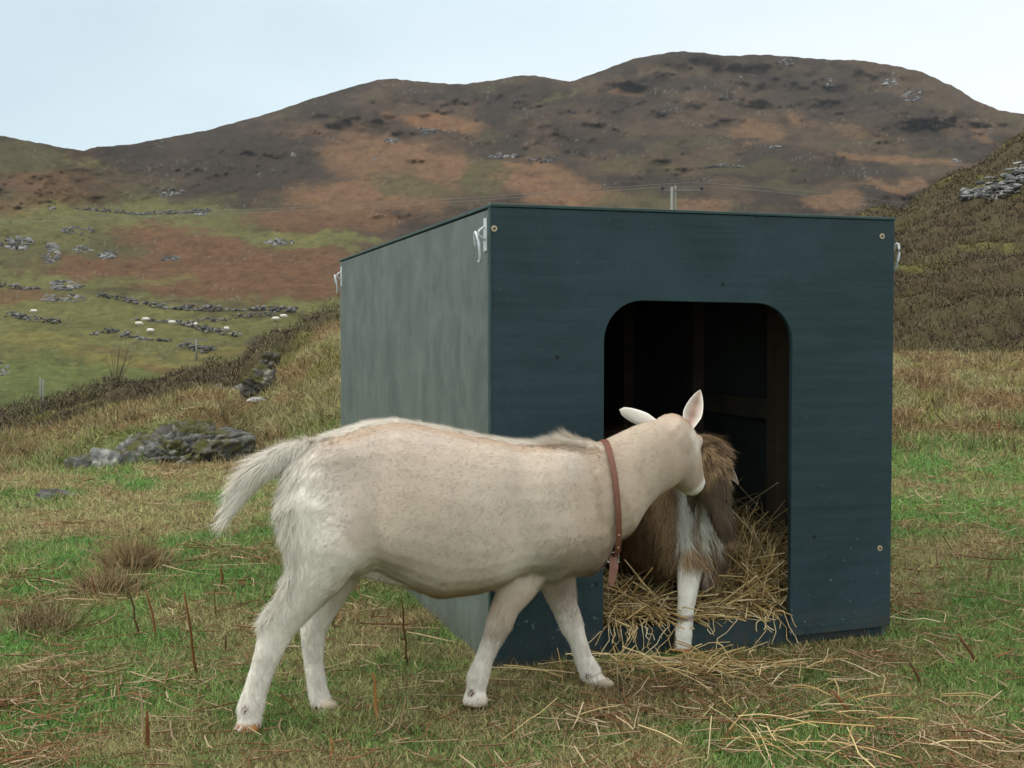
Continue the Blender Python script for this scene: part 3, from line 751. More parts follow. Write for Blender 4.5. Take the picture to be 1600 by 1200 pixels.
for k in range(0, 9):
    a = PI / 2 + k / 8 * PI / 2; loop.append((DX0 + RC + RC * math.cos(a), DTOP - RC + RC * math.sin(a)))
loop += [(DX0, .0)]
V, Fc = panel_poly(loop, None, -TH, 0)
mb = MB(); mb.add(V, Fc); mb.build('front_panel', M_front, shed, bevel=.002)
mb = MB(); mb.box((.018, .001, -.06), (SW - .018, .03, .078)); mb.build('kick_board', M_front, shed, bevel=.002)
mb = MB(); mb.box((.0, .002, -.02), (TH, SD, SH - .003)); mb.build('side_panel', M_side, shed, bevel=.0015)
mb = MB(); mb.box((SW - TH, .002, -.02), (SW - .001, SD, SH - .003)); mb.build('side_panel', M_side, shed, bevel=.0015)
mb = MB(); mb.box((TH + .001, SD - TH, -.02), (SW - TH - .002, SD - .001, SH - .003)); mb.build('back_panel', M_inner, shed)
mb = MB(); mb.box((-.004, -TH - .003, SH + .001), (SW + .003, SD + .006, SH + .010)); mb.build('roof', M_edge, shed, bevel=.002)
mb = MB(); mb.box((-.006, -TH - .001, -.02), (-.0005, -.0005, SH - .001)); mb.build('corner_trim', M_edge, shed)
mb = MB(); mb.box((TH + .001, .032, -.03), (SW - TH - .002, SD - TH - .002, .05)); mb.build('floor', M_inner, shed)
for (a, bb, ww) in ((.10, .9, .09), (SW - TH - .05, .55, .045), (SW - TH - .05, 1.2, .045), (SW - TH - .05, 1.9, .045), (.45, SD - .08, .06), (.85, SD - .08, .06)):
    mb = MB(); mb.box((a - ww / 2 if a < 1 else a, bb, .05), (a + ww / 2 if a < 1 else SW - TH - .002, bb + .07, SH - .004)); mb.build('stud', M_inner, shed)
mb = MB(); mb.box((SW - TH - .04, .62, .62), (SW - TH - .003, 1.195, .69)); mb.build('rail', M_inner, shed)
# brass screws with washers on the front
for (px, py) in ((769, 358), (1370, 370), (1372, 855)):
    # intersect with the front plane
    a = (px - 800) / F; # approximate u
    u = (a * A0[1] - A0[0]) / (U[0] - a * U[1]); Yy = A0[1] + u * U[1]
    zz = P(px, py, Yy)[2]
    mb = MB(); mb.tube([(u, -TH - .003, zz), (u, -TH + .001, zz)], .0085, 14); w_ = mb.build('washer', M_brass, shed, False)
    mb = MB(); mb.tube([(u, -TH - .005, zz), (u, -TH - .002, zz)], .0035, 8); mb.build('screw', M_dark, w_, False)
    w_.location = (0, 0, 0)
# lashing rings: plate, eye and drop ring
def lash(u, d, side, zc=SH - .07):
    mb = MB(); x0, x1 = sorted((u, u + side * .004))
    mb.box((x0, d - .014, zc - .045), (x1, d + .014, zc + .045)); pl_ = mb.build('ring_plate', M_galv, shed, bevel=.001)
    mb = MB()
    pts = [(u + side * (.004 + .018 * math.sin(k / 10 * PI)), d, zc + .022 - .036 * k / 10) for k in range(11)]
    mb.tube(pts, .0035, 8); mb.build('ring_eye', M_galv, pl_, True)
    mb = MB(); c = Vector((u + side * .024, d - .012, zc - .035))
    pts = [(c.x + side * .006 * math.sin(t_) + side * .004, c.y + .017 * math.cos(t_), c.z - .0 + .040 * math.sin(t_)) for t_ in [2 * PI * k / 20 for k in range(17)]]
    mb.tube(pts, .0042, 8); mb.build('drop_ring', M_galv, pl_, True)
lash(0, .035, -1); lash(0, SD - .05, -1); lash(SW, .03, 1)

# ------------------------------------------------------------------ animals
def loft(mb, rings):
    """rings: list of (N,3) arrays; closed caps"""
    n = len(rings[0]); V = np.concatenate(rings); Fc = []
    for i in range(len(rings) - 1):
        for k in range(n):
            Fc.append((i * n + k, i * n + (k + 1) % n, (i + 1) * n + (k + 1) % n, (i + 1) * n + k))
    Fc.append(tuple(range(n))[::-1]); Fc.append(tuple(range((len(rings) - 1) * n, len(rings) * n)))
    mb.add([tuple(v) for v in V], Fc)
def ring(c, u, v, ru, rv, n=20, rv2=None, p=1.0):
    """ellipse ring; ru along u, rv along +v, rv2 along -v"""
    rv2 = rv if rv2 is None else rv2
    out = []
    for k in range(n):
        a = 2 * PI * k / n; ca, sa = math.cos(a), math.sin(a)
        out.append(np.asarray(c) + np.asarray(u) * ru * math.copysign(abs(ca) ** p, ca) + np.asarray(v) * (rv if sa > 0 else rv2) * math.copysign(abs(sa) ** p, sa))
    return np.array(out)
def limb(mb, pts, side, n=16):
    """pts: (px, py, Y, radius px, side radius m)"""
    C = np.array([P(a, b, c) for a, b, c, _, _ in pts])
    rings = []
    t0_ = (C[1] - C[0]); t0_ /= np.linalg.norm(t0_); s0_ = side - t0_ * np.dot(side, t0_); s0_ /= np.linalg.norm(s0_); w0_ = np.cross(t0_, s0_)
    r0, b0_ = pts[0][3] / F * pts[0][2], pts[0][4]
    for kk, ff in ((.75, .35), (.6, .68), (.33, .9)): rings.append(ring(C[0] - t0_ * r0 * kk, w0_, s0_, r0 * ff, b0_ * ff, n))
    for i, (a, b, c, r, rb) in enumerate(pts):
        t = C[min(i + 1, len(C) - 1)] - C[max(i - 1, 0)]; t /= np.linalg.norm(t)
        s = side - t * np.dot(side, t); s /= np.linalg.norm(s)
        w = np.cross(t, s)
        rings.append(ring(C[i], w, s, r / F * c, rb, n))
    loft(mb, rings)
def ellipsoid(mb, c, r, R=None, n=16, m=10):
    rings = []
    for i in range(m + 1):
        th = PI * (i + .02) / (m + .04)
        rg = np.array([(r[0] * math.sin(th) * math.cos(2 * PI * k / n), r[1] * math.sin(th) * math.sin(2 * PI * k / n), r[2] * math.cos(th)) for k in range(n)])
        if R is not None: rg = rg @ np.array(R).T
        rings.append(rg + np.asarray(c))
    loft(mb, rings[::-1])
def fuse(mb, voxel, smooth=6, fac=.5):
    m = bpy.data.meshes.new('tmp'); m.from_pydata(mb.v, [], mb.f); m.update()
    import bmesh
    bm = bmesh.new(); bm.from_mesh(m); bmesh.ops.recalc_face_normals(bm, faces=bm.faces); bm.to_mesh(m); bm.free()
    o = bpy.data.objects.new('tmp', m); COL.objects.link(o)
    r = o.modifiers.new('r', 'REMESH'); r.mode = 'VOXEL'; r.voxel_size = voxel; r.use_smooth_shade = True
    s = o.modifiers.new('s', 'SMOOTH'); s.factor = fac; s.iterations = smooth
    dg = bpy.context.evaluated_depsgraph_get(); dg.update()
    out = bpy.data.meshes.new_from_object(o.evaluated_get(dg))
    bpy.data.objects.remove(o); bpy.data.meshes.remove(m)
    return out
def arr(m):
    v = np.zeros(len(m.vertices) * 3, np.float32); m.vertices.foreach_get('co', v)
    n = np.zeros(len(m.vertices) * 3, np.float32); m.vertices.foreach_get('normal', n)
    m.calc_loop_triangles()
    t = np.zeros(len(m.loop_triangles) * 3, np.int32); m.loop_triangles.foreach_get('vertices', t)
    return v.reshape(-1, 3).astype(float), n.reshape(-1, 3).astype(float), t.reshape(-1, 3)
def fur(m, count, dirf, lenf, colf, width=.0013, lift=.25, jit=.18, mask=None, clumpw=.45, calm=None):
    v, n, t = arr(m)
    a, b, c = v[t[:, 0]], v[t[:, 1]], v[t[:, 2]]
    ar = np.linalg.norm(np.cross(b - a, c - a), axis=1)
    if mask is not None: ar = ar * mask((a + b + c) / 3)
    cs = np.cumsum(ar); k = np.searchsorted(cs, rng.random(count) * cs[-1])
    w = rng.random((count, 2)); fl = w.sum(1) > 1; w[fl] = 1 - w[fl]
    w0 = (1 - w.sum(1))[:, None]; w1 = w[:, :1]; w2 = w[:, 1:]
    p = a[k] * w0 + b[k] * w1 + c[k] * w2
    nn = n[t[k, 0]] * w0 + n[t[k, 1]] * w1 + n[t[k, 2]] * w2; nn /= np.linalg.norm(nn, axis=1, keepdims=True) + 1e-9
    D = dirf(p, nn)
    D = D - (D * nn).sum(1, keepdims=True) * nn
    D /= np.linalg.norm(D, axis=1, keepdims=True) + 1e-9
    L, lf = lenf(p, nn)
    clump = np.stack([vn(p[:, 0] * 55, p[:, 1] * 55, p[:, 2] * 55 + 3, s_) - .5 for s_ in (1, 2, 3)], -1)
    qt = (1 - .55 * calm(p))[:, None] if calm else 1
    D = D + nn * (lift * lf)[:, None] + rng.normal(size=D.shape) * jit * qt + clump * clumpw * qt * np.minimum(lf, 1.5)[:, None] * 1.1
    D /= np.linalg.norm(D, axis=1, keepdims=True)
    dn = (D * nn).sum(1); D = D + nn * (np.clip(dn, .04, .16 + .30 * np.minimum(lf, 2)) - dn)[:, None]
    D /= np.linalg.norm(D, axis=1, keepdims=True)
    L = L * (.6 + .7 * rng.random(count))
    C = colf(p, nn) * (.86 + .30 * rng.random(count))[:, None]
    V, T, cc, N0 = blades(p - nn * .001, D, L, np.full(count, width) * (.7 + .6 * rng.random(count)), nn, C, .30, None, True)
    return mesh_np('fur', V, tris=T, col=cc, normals=N0)

# ---- cream goat ----
UPV = np.array([0, 0, 1.])
LAT = np.array([-.27, .963, 0.])          # away from the camera, across the body
def gY(px): return 2.86 + (px - 450) / 450 * .2
cream = empty('goat', tuple(P(640, 1100, 2.97)), 'large cream and white goat walking past the shelter wearing a russet collar', 'goat')
base = np.array(cream.location)
mb = MB()
TOR = [(448, 716, 800, .045), (458, 706, 860, .072), (478, 694, 885, .098), (520, 676, 896, .120), (570, 659, 900, .140), (620, 654, 912, .160), (680, 664, 932, .170),
       (740, 677, 925, .166), (800, 687, 906, .150), (850, 690, 898, .136), (895, 687, 896, .120), (925, 688, 892, .104), (945, 700, 872, .078), (958, 725, 835, .045)]
rings = []
for (px, t0, b0, hw) in TOR:
    Y = gY(px); top = P(px, t0, Y); bot = P(px, b0, Y)
    hgt = top[2] - bot[2]; c = bot * .54 + top * .46
    rings.append(ring(c, LAT, UPV, hw, hgt * .54, 28, hgt * .46, .84))
loft(mb, rings)
# spine ridge, haunch, shoulder masses
ellipsoid(mb, P(520, 800, gY(520) - .055), (.13, .075, .15)); ellipsoid(mb, P(520, 800, gY(520) + .055), (.12, .075, .14))
ellipsoid(mb, P(865, 815, gY(865) - .045), (.085, .07, .15)); ellipsoid(mb, P(865, 815, gY(865) + .055), (.085, .07, .14))
# neck
NK = [(880, 775, 3.05, 92, .11), (920, 778, 3.06, 92, .105), (950, 765, 3.08, 80, .088), (975, 743, 3.10, 66, .072), (1002, 724, 3.12, 60, .064), (1030, 710, 3.14, 56, .060), (1050, 700, 3.16, 50, .055)]
limb(mb, NK, LAT, 24)
# legs
SIDE = LAT
limb(mb, [(515, 800, 2.83, 78, .07), (505, 858, 2.81, 60, .062), (490, 903, 2.80, 45, .048), (459, 948, 2.79, 31, .033), (432, 982, 2.785, 30, .028), (423, 1010, 2.78, 24, .022), (410, 1046, 2.775, 19.5, .019), (399, 1080, 2.77, 19.5, .019), (391, 1108, 2.765, 22, .024), (390, 1128, 2.76, 19, .022), (386, 1140, 2.755, 22, .026), (386, 1153, 2.755, 21, .027)], SIDE)
limb(mb, [(525, 850, 2.98, 60, .06), (520, 900, 2.97, 42, .05), (503, 945, 2.96, 29, .035), (489, 985, 2.95, 21, .026), (490, 1035, 2.945, 15.5, .018), (497, 1080, 2.94, 16, .018), (504, 1103, 2.935, 18, .020), (511, 1124, 2.93, 18, .022)], SIDE)
limb(mb, [(850, 790, 3.00, 68, .05), (832, 868, 2.985, 50, .045), (808, 920, 2.98, 31, .035), (789, 950, 2.975, 24, .027), (780, 975, 2.975, 23, .026), (770, 998, 2.97, 17, .019), (757, 1028, 2.97, 15, .017), (747, 1058, 2.97, 18.5, .021), (744, 1078, 2.97, 16, .018), (743, 1092, 2.965, 20, .023), (742, 1104, 2.962, 21, .024)], SIDE)
limb(mb, [(870, 830, 3.14, 56, .045), (869, 900, 3.14, 32, .035), (882, 948, 3.14, 21, .026), (893, 975, 3.14, 20, .024), (902, 998, 3.14, 15, .018), (911, 1026, 3.14, 14.5, .017), (922, 1050, 3.14, 18.5, .021), (931, 1064, 3.13, 14, .018), (941, 1074, 3.12, 15, .022)], SIDE)
# tail core
limb(mb, [(480, 705, 2.87, 20, .03), (448, 710, 2.85, 20, .026), (415, 727, 2.83, 18, .022), (388, 756, 2.82, 15, .017), (371, 783, 2.81, 10, .011), (359, 804, 2.80, 5, .006)], SIDE)
# head, turned away to the right and dropped
hf = np.array([.40, .50, -.77]); hf /= np.linalg.norm(hf)
hr = np.cross(hf, UPV); hr /= np.linalg.norm(hr)     # its right side, towards the camera
hu = np.cross(hr, hf)                                 # forehead direction
PC = P(1050, 672, 3.16)
HS = [(-.035, .036, .040, .040), (-.01, .054, .054, .058), (.025, .062, .054, .070), (.06, .060, .050, .080), (.095, .054, .042, .080), (.13, .045, .036, .066), (.165, .037, .031, .050), (.19, .033, .027, .038), (.207, .022, .016, .024)]
rings = []
for s_, w, hu_, hd_ in HS:
    c = PC + hf * s_ - hu * (.010 + .12 * max(0, .03 - abs(s_ - .05)))
    rings.append(ring(c, hr, hu, w, hu_, 22, hd_, .9))
loft(mb, rings)
ellipsoid(mb, PC + hf * .055 + hr * .045 + hu * .018, (.018, .018, .018)); ellipsoid(mb, PC + hf * .055 - hr * .045 + hu * .018, (.018, .018, .018))
# jaw
ellipsoid(mb, PC + hf * .055 - hu * .045 + hr * .01, (.045, .045, .045))
gm = fuse(mb, .0060, 4)
# hip bone, flank hollow, ribs, shoulder blade, groove behind the elbow, stifle: worked into the surface
v, n, _ = arr(gm)
for (px, py, sx_, sz_, amp) in ((532, 702, .035, .022, .010), (560, 745, .050, .055, -.020), (500, 770, .05, .07, .008), (605, 890, .05, .03, -.014), (812, 800, .025, .09, -.016), (868, 740, .03, .06, .010),
                                (880, 830, .035, .05, .012), (915, 740, .02, .06, -.010), (700, 790, .08, .06, .008), (548, 850, .035, .06, .016), (592, 835, .018, .07, -.018), (840, 895, .03, .025, -.008)):
    c0 = P(px, py, gY(px))
    dx = (v[:, 0] - c0[0]) / sx_; dz = (v[:, 2] - c0[2]) / sz_
    v += n * (amp * np.exp(-.5 * (dx * dx + dz * dz)) * (np.abs(n @ LAT) > .25))[:, None]
v += n * ((vn(v[:, 0] * 38, v[:, 1] * 6, v[:, 2] * 6, 3) - .5) * .004 * ss(.1, .25, (v[:, 0] + .3)) * ss(.3, .45, v[:, 2]))[:, None]
gm.vertices.foreach_set('co', v.astype(np.float32).ravel()); gm.update()
def ear(mb, base_, tip, face, w, cup=.35, th=.003, blunt=.75):
    """cupped pointed ear as a closed leaf"""
    base_, tip, face = map(lambda q: np.asarray(q, float), (base_, tip, face))
    ax = tip - base_; L = np.linalg.norm(ax); ax /= L
    face = face - ax * np.dot(face, ax); face /= np.linalg.norm(face); sd = np.cross(ax, face)
    nu, nv = 12, 10; G = []
    for side_ in (1, -1):
        for i in range(nu + 1):
            t_ = i / nu
            ww = w * (.42 + 1.15 * t_ if t_ < .35 else 1.0 * (.83) * math.cos((t_ - .35) / .65 * PI / 2) ** blunt + .0) if t_ < 1 else 0.0008
            ww = max(ww, .0008)
            for j in range(nv + 1):
                s_ = -1 + 2 * j / nv
                cupd = -cup * ww * (1 - s_ * s_) * (1.5 - t_)
                G.append(base_ + ax * L * t_ + sd * ww * s_ + face * (cupd + (th * side_ * (1 - s_ ** 4) * (1.2 - t_) if True else 0)))
    Fc = []; o = (nu + 1) * (nv + 1)
    for i in range(nu):
        for j in range(nv):
            a = i * (nv + 1) + j
            Fc.append((a, a + 1, a + nv + 2, a + nv + 1)); Fc.append((a + o + nv + 1, a + o + nv + 2, a + o + 1, a + o))
    for i in range(nu):
        a = i * (nv + 1); Fc.append((a, a + nv + 1, a + nv + 1 + o, a + o)); a += nv; Fc.append((a + o, a + nv + 1 + o, a + nv + 1, a))
    return G, Fc
C_w = np.array([.84, .80, .72]); C_tan = np.array([.54, .445, .355]); C_och = np.array([.50, .33, .16]); C_beige = np.array([.62, .54, .445]); C_pink = np.array([.50, .32, .26])
def goat_col(p, n):
    X = p[:, 0]; Z = p[:, 2]
    # body coordinates: bx runs from rump to chest, Z is height above the turf, lat is the distance from the middle of the back
    bx = (X - P(450, 700, 2.86)[0]) / (P(900, 700, 3.06)[0] - P(450, 700, 2.86)[0])
    lat = (p - P(450, 700, 2.86)) @ LAT
    nz = fbm(p[:, 0] * 7, p[:, 1] * 7, p[:, 2] * 7, 4, 7); nf = fbm(p[:, 0] * 60, p[:, 1] * 60, p[:, 2] * 90, 3, 8)
    c = lerp(C_tan, C_beige, .25 + .5 * ss(.38, .66, nz) + (nf - .5) * .25)
    c = lerp(c, np.array([.55, .47, .41]), ss(.48, .66, fbm(p[:, 0] * 5 + 4, p[:, 1] * 5, p[:, 2] * 6, 3, 11)) * .55 * ss(.35, .5, Z) * ss(.75, .5, bx))
    c = lerp(c, C_och * .85, ss(.34, .27, Z + (nz - .5) * .05) * ss(.32, .45, bx) * ss(1.0, .78, bx) * ss(.15, .22, Z) * .95)
    # white haunch, rump and hindquarters
    nw = (nz - .5) * .10 + (nf - .5) * .05
    w = ss(.25, .10, bx + nw + .55 * np.maximum(0, Z - .52))
    w = np.maximum(w, ss(.34, .20, bx + nw) * ss(.46, .38, Z) * .85)
    w = np.maximum(w, ss(.27, .15, Z + nw * .5))                     # lower legs
    w = np.maximum(w, ss(.30, .26, Z) * ss(.16, .24, bx) * ss(.5, .38, bx) * .85)   # white groin
    w = np.maximum(w, ss(.44, .32, Z + nw) * ss(.66, .76, bx) * ss(.98, .86, bx) * .42)
    w = np.maximum(w, ss(-.02, -.06, bx))
    w = np.maximum(w, ss(.90, 1.0, bx) * ss(1.06, 1.0, bx) * ss(.5, .62, Z) * .35)
    # pale line down the spine, a darker line beside it
    top = ss(.58, .62, Z) * ss(1.14, 1.0, bx)
    la = np.abs(lat) + (nf - .5) * .014
    spine = ss(.046, .034, la) * top
    dark = ss(.085, .06, la) * ss(.034, .046, la) * top * ss(.05, .2, bx)
    c = lerp(c, C_tan * np.array([.86, .80, .72]), dark * .8)
    w = np.maximum(w, spine * .95)
    c = lerp(c, C_w, np.clip(w, 0, 1))
    # tan fronts of the thighs and forearms
    c = lerp(c, C_beige * .97, ss(.06, .02, np.abs(bx - (.16 + .5 * (Z - .25)))) * ss(.20, .26, Z) * ss(.40, .34, Z) * .6)
    c = lerp(c, C_tan, ss(.62, .68, bx) * ss(.92, .86, bx) * ss(.14, .20, Z + nw) * ss(.34, .28, Z) * .5)
    # brown knee tints
    c = lerp(c, C_tan * .9, ss(.07, .0, np.abs(Z - .2)) * ss(.5, .6, bx) * ss(.5, .62, nz) * .7)
    return c
def head_col(p):
    q = p - PC; s_ = q @ hf; l = q @ hr; u = q @ hu
    c = np.tile(C_tan * np.array([.86, .83, .80]), (len(p), 1))
    nz = fbm(p[:, 0] * 20, p[:, 1] * 20, p[:, 2] * 20, 3, 15)
    c = lerp(c, C_tan, ss(.4, .65, nz))
    c = lerp(c, S(172, 128, 88), ss(.06, .02, s_) * ss(.0, .04, u) * .7)
    c = lerp(c, C_w, ss(.160, .180, s_) * .9)
    c = lerp(c, C_w, ss(.022, .008, np.abs(u + .0 - (s_ - .02) * -.2)) * ss(.035, .05, np.abs(l)) * ss(-.01, .01, s_) * ss(.08, .05, s_) * .5)
    return c
v, n, _ = arr(gm)
def full_col(p, n):
    c = goat_col(p, n)
    nk = ss(.90, 1.08, (p[:, 0] - P(450, 700, 2.86)[0]) / (P(900, 700, 3.06)[0] - P(450, 700, 2.86)[0])) * ss(.2, .3, p[:, 2])
    c = lerp(c, c * np.array([.88, .85, .81]), nk)
    hd = ss(.17, .13, np.linalg.norm(p - (PC + hf * .09), axis=1)) * ss(-.06, -.02, (p - PC) @ hf)
    return lerp(c, head_col(p), hd)
cb = full_col(v, n)
mz = v[:, 2]
cb = lerp(cb, S(150, 100, 60), ss(.030, .018, mz) * (v[:, 0] < -.5))                # orange brown near hind hoof
cb = lerp(cb, S(190, 178, 160), ss(.020, .010, mz) * (v[:, 0] >= -.4))
# dew claws
for (px, py, Y) in ((383, 1110, 2.745), (491, 1108, 2.915), (735, 1083, 2.95), (919, 1057, 3.12)):
    cb = lerp(cb, S(96, 66, 56), ss(.013, .008, np.linalg.norm(v - P(px, py, Y), axis=1)))
# add ears, eyes and nostril line to the same mesh
def add_to(m, cols, parts):
    V0, F0, C0 = [tuple(q.co) for q in m.vertices], [tuple(q.vertices) for q in m.polygons], list(map(tuple, cols))
    for G, Fc, cc in parts:
        o = len(V0); V0 += [tuple(g) for g in G]; F0 += [tuple(i + o for i in f) for f in Fc]; C0 += [tuple(q) for q in cc]
    r = bpy.data.meshes.new('body'); r.from_pydata(V0, [], F0); r.update(); r.polygons.foreach_set('use_smooth', [True] * len(r.polygons))
    set_col(r, np.array(C0)); return r
parts = []
E1b = PC + hr * .040 + hu * .012 + hf * .004; E1t = P(1094, 609, E1b[1] - .01)
G, Fc = ear(mb, E1b, E1t, np.array([-.25, -1, .05]), .030)
G = np.array(G); cc = []
half = len(G) // 2
for i, g in enumerate(G):
    j = i % half; jj = (j % 11) / 10; tt = (j // 11) / 12
    inner = i < half
    e = 1 - abs(2 * jj - 1)
    cc.append(C_pink * 1.0 * min(1, e * 1.1) * (.8 + .35 * math.sin(tt * 9) ** 2) + C_w * (1 - min(1, e * 1.1)) if inner and .12 < tt < .92 else C_w * .95)
parts.append((G, Fc, cc))
E2b = PC - hr * .045 + hu * .012 + hf * .0; E2t = P(968, 640, E2b[1] + .02)
G, Fc = ear(mb, E2b, E2t, np.array([.2, .9, .75]), .033, blunt=.40)
parts.append((G, Fc, [C_w] * len(G)))
emb = MB()
for sgn in (1, -1):
    ellipsoid(emb, PC + hf * .062 + hr * sgn * .0515 + hu * .026, (.009, .009, .009), n=12, m=8)
parts.append((emb.v, emb.f, [(.015, .01, .008)] * len(emb.v)))
# cloven claws of the hooves
for (px, py, Y, cc_) in ((383, 1148, 2.755, S(176, 118, 66)), (509, 1124, 2.93, S(188, 174, 154)), (741, 1103, 2.962, S(200, 190, 172)), (940, 1073, 3.12, S(192, 178, 158))):
    for sg_ in (-1, 1):
        emb = MB(); c0 = P(px, py, Y) + LAT * sg_ * .011; c0[2] = max(.010, c0[2])
        ellipsoid(emb, c0 + np.array([.006, 0, 0]), (.023, .011, .013), n=12, m=8); parts.append((emb.v, emb.f, [cc_] * len(emb.v)))
emb = MB(); ellipsoid(emb, PC + hf * .198 + hr * .014 + hu * .004, (.004, .004, .004), n=8, m=6); parts.append((emb.v, emb.f, [(.12, .08, .08)] * len(emb.v)))
def local(m, b0):
    m.transform(Matrix.Translation(-Vector(b0))); return m
fur_src = gm
body = add_to(gm, cb, parts)
# fur
def cdir(p, n):
    X, Z = p[:, 0], p[:, 2]
    D = np.tile(np.array([-.85, -.15, -.42]), (len(p), 1))
    leg = ss(.34, .24, Z)
    D = lerp(D, np.array([-.1, 0, -1.]), leg)
    bx = (X + .527) / .69
    hq = ss(.2, .05, bx) * ss(.2, .3, Z)
    D = lerp(D, np.array([-.15, -.1, -1.]), hq)
    tl = ss(-.03, -.07, bx) * ss(.3, .4, Z)
    D = lerp(D, np.array([-.62, -.05, -.78]), tl)
    hd = ss(.16, .12, np.linalg.norm(p - (PC + hf * .09), axis=1))
    D = lerp(D, hf, hd)
    return D
def clen(p, n):
    X, Z = p[:, 0], p[:, 2]; bx = (X + .527) / .69
    lat = np.abs((p - P(450, 700, 2.86)) @ LAT)
    L = np.full(len(p), .010); lf = np.full(len(p), .42)
    L = L + .012 * ss(.25, .05, bx) * ss(.2, .3, Z)
    sp = ss(.05, .03, lat) * ss(.58, .62, Z) * ss(1.05, .95, bx)
    L = L + .010 * sp; lf = lf + 1.2 * sp
    mane = np.exp(-((bx - .97) / .09) ** 2) * ss(.075, .04, lat) * ss(.6, .64, Z); L = L + .020 * mane; lf = lf + 2.4 * mane
    tl = ss(-.03, -.07, bx) * ss(.3, .4, Z); L = L + .024 * tl; lf = lf * (1 - .4 * tl)
    rear = ss(.12, .0, bx) * ss(-.2, -.6, n[:, 0]) * ss(.2, .3, Z) * ss(.66, .6, Z); L = L + .022 * rear; lf = lf + 1.0 * rear
    bel = ss(-.5, -.9, n[:, 2]) * ss(.2, .24, Z); L = L + .006 * bel; lf = lf + .6 * bel
    leg = ss(.24, .16, Z); L = L + .002 * leg; lf = lf + .7 * leg
    ch = ss(.8, .95, bx) * ss(.45, .35, Z) * ss(.18, .24, Z); L = L + .010 * ch; lf = lf + .5 * ch
    hd = ss(.16, .12, np.linalg.norm(p - (PC + hf * .09), axis=1)); L = L * (1 - .45 * hd)
    L = L * ss(.006, .02, Z)
    return L, lf
fm = fur(fur_src, 240000, cdir, clen, full_col, .0014, .22, .11, clumpw=.22, calm=lambda p: ss(-.02, -.08, (p[:, 0] + .527) / .69) * ss(.3, .4, p[:, 2]))
M_f2 = M_fur
ob = link('body', local(body, base), M_hide, cream)
link('fur', local(fm, base), M_fur, cream)
# long tail hairs and white hanging strands at the flank
# collar: a leather band round the neck
def collar():
    cpts = []
    C0 = P(955, 775, 3.085)
    axis = P(985, 740, 3.10) - P(925, 790, 3.06); axis /= np.linalg.norm(axis)
    vv = P(944, 694, 3.08) - P(956, 868, 3.09); hv = np.linalg.norm(vv) / 2; vv /= np.linalg.norm(vv)
    axis = axis - vv * np.dot(axis, vv); axis /= np.linalg.norm(axis)
    side_ = np.array([-.02, -1., 0.]); side_ -= vv * np.dot(side_, vv); side_ /= np.linalg.norm(side_)
    cc = (P(944, 694, 3.08) + P(956, 868, 3.09)) / 2
    n = 64; V = []; 
    for k in range(n):
        a = 2 * PI * k / n
        rad = side_ * math.cos(a) * .107 + vv * math.sin(a) * (hv + .004)
        nr = side_ * math.cos(a) / .107 + vv * math.sin(a) / hv; nr /= np.linalg.norm(nr)
        c = cc + rad + axis * (.020 * math.cos(a))
        wdt = .0080
        for s_, o in ((-1, 0), (1, 0), (1, .004), (-1, .004)):
            V.append(c + axis * wdt * s_ + nr * (o + .004))
    Fc = []
    for k in range(n):
        k2 = (k + 1) % n
        for j in range(4): Fc.append((k * 4 + j, k * 4 + (j + 1) % 4, k2 * 4 + (j + 1) % 4, k2 * 4 + j))
    mb = MB(); mb.add([tuple(np.array(q) - base) for q in V], Fc); co = mb.build('collar', M_leather, cream, bevel=0)
    bot = P(962, 850, 3.0) 
    a0 = math.radians(-62); rad = side_ * math.cos(a0) * .109 + vv * math.sin(a0) * (hv + .01)
    for k, ad in enumerate((-28, -44, -62)):
        a = math.radians(ad); c = cc + side_ * math.cos(a) * .116 + vv * math.sin(a) * (hv + .012) + axis * (.020 * math.cos(a)) - base
        mb = MB(); ellipsoid(mb, c, (.0026, .0026, .0026), n=8, m=6); mb.build('stud', M_brass, co, True)
    p0 = cc + rad
    mb = MB()
    pts = [p0 + np.array([.0, -.004, 0]), p0 + np.array([.002, -.008, -.025]), p0 + np.array([-.002, -.008, -.05]), p0 + np.array([-.005, -.008, -.072])]
    V = []
    for i, q in enumerate(pts):
        w = [.010, .011, .010, .006][i]
        V += [q + np.array([-w, -.002, 0]) - base, q + np.array([w, -.002, 0]) - base, q + np.array([w, .002, 0]) - base, q + np.array([-w, .002, 0]) - base]
    Fc = [(0, 1, 2, 3)[::-1], (12, 13, 14, 15)]
    for i in range(3):
        for j in range(4): Fc.append((i * 4 + j, i * 4 + (j + 1) % 4, (i + 1) * 4 + (j + 1) % 4, (i + 1) * 4 + j))
    mb.add(V, Fc); mb.build('strap_end', M_leather2, co)
    mb = MB(); q = p0 - base + np.array([0, -.006, 0])
    mb.tube([q + np.array([-.014, 0, -.012]), q + np.array([.014, 0, -.012]), q + np.array([.014, 0, .012]), q + np.array([-.014, 0, .012]), q + np.array([-.014, 0, -.012])], .0018, 6); mb.build('buckle', M_galv, co)
collar()

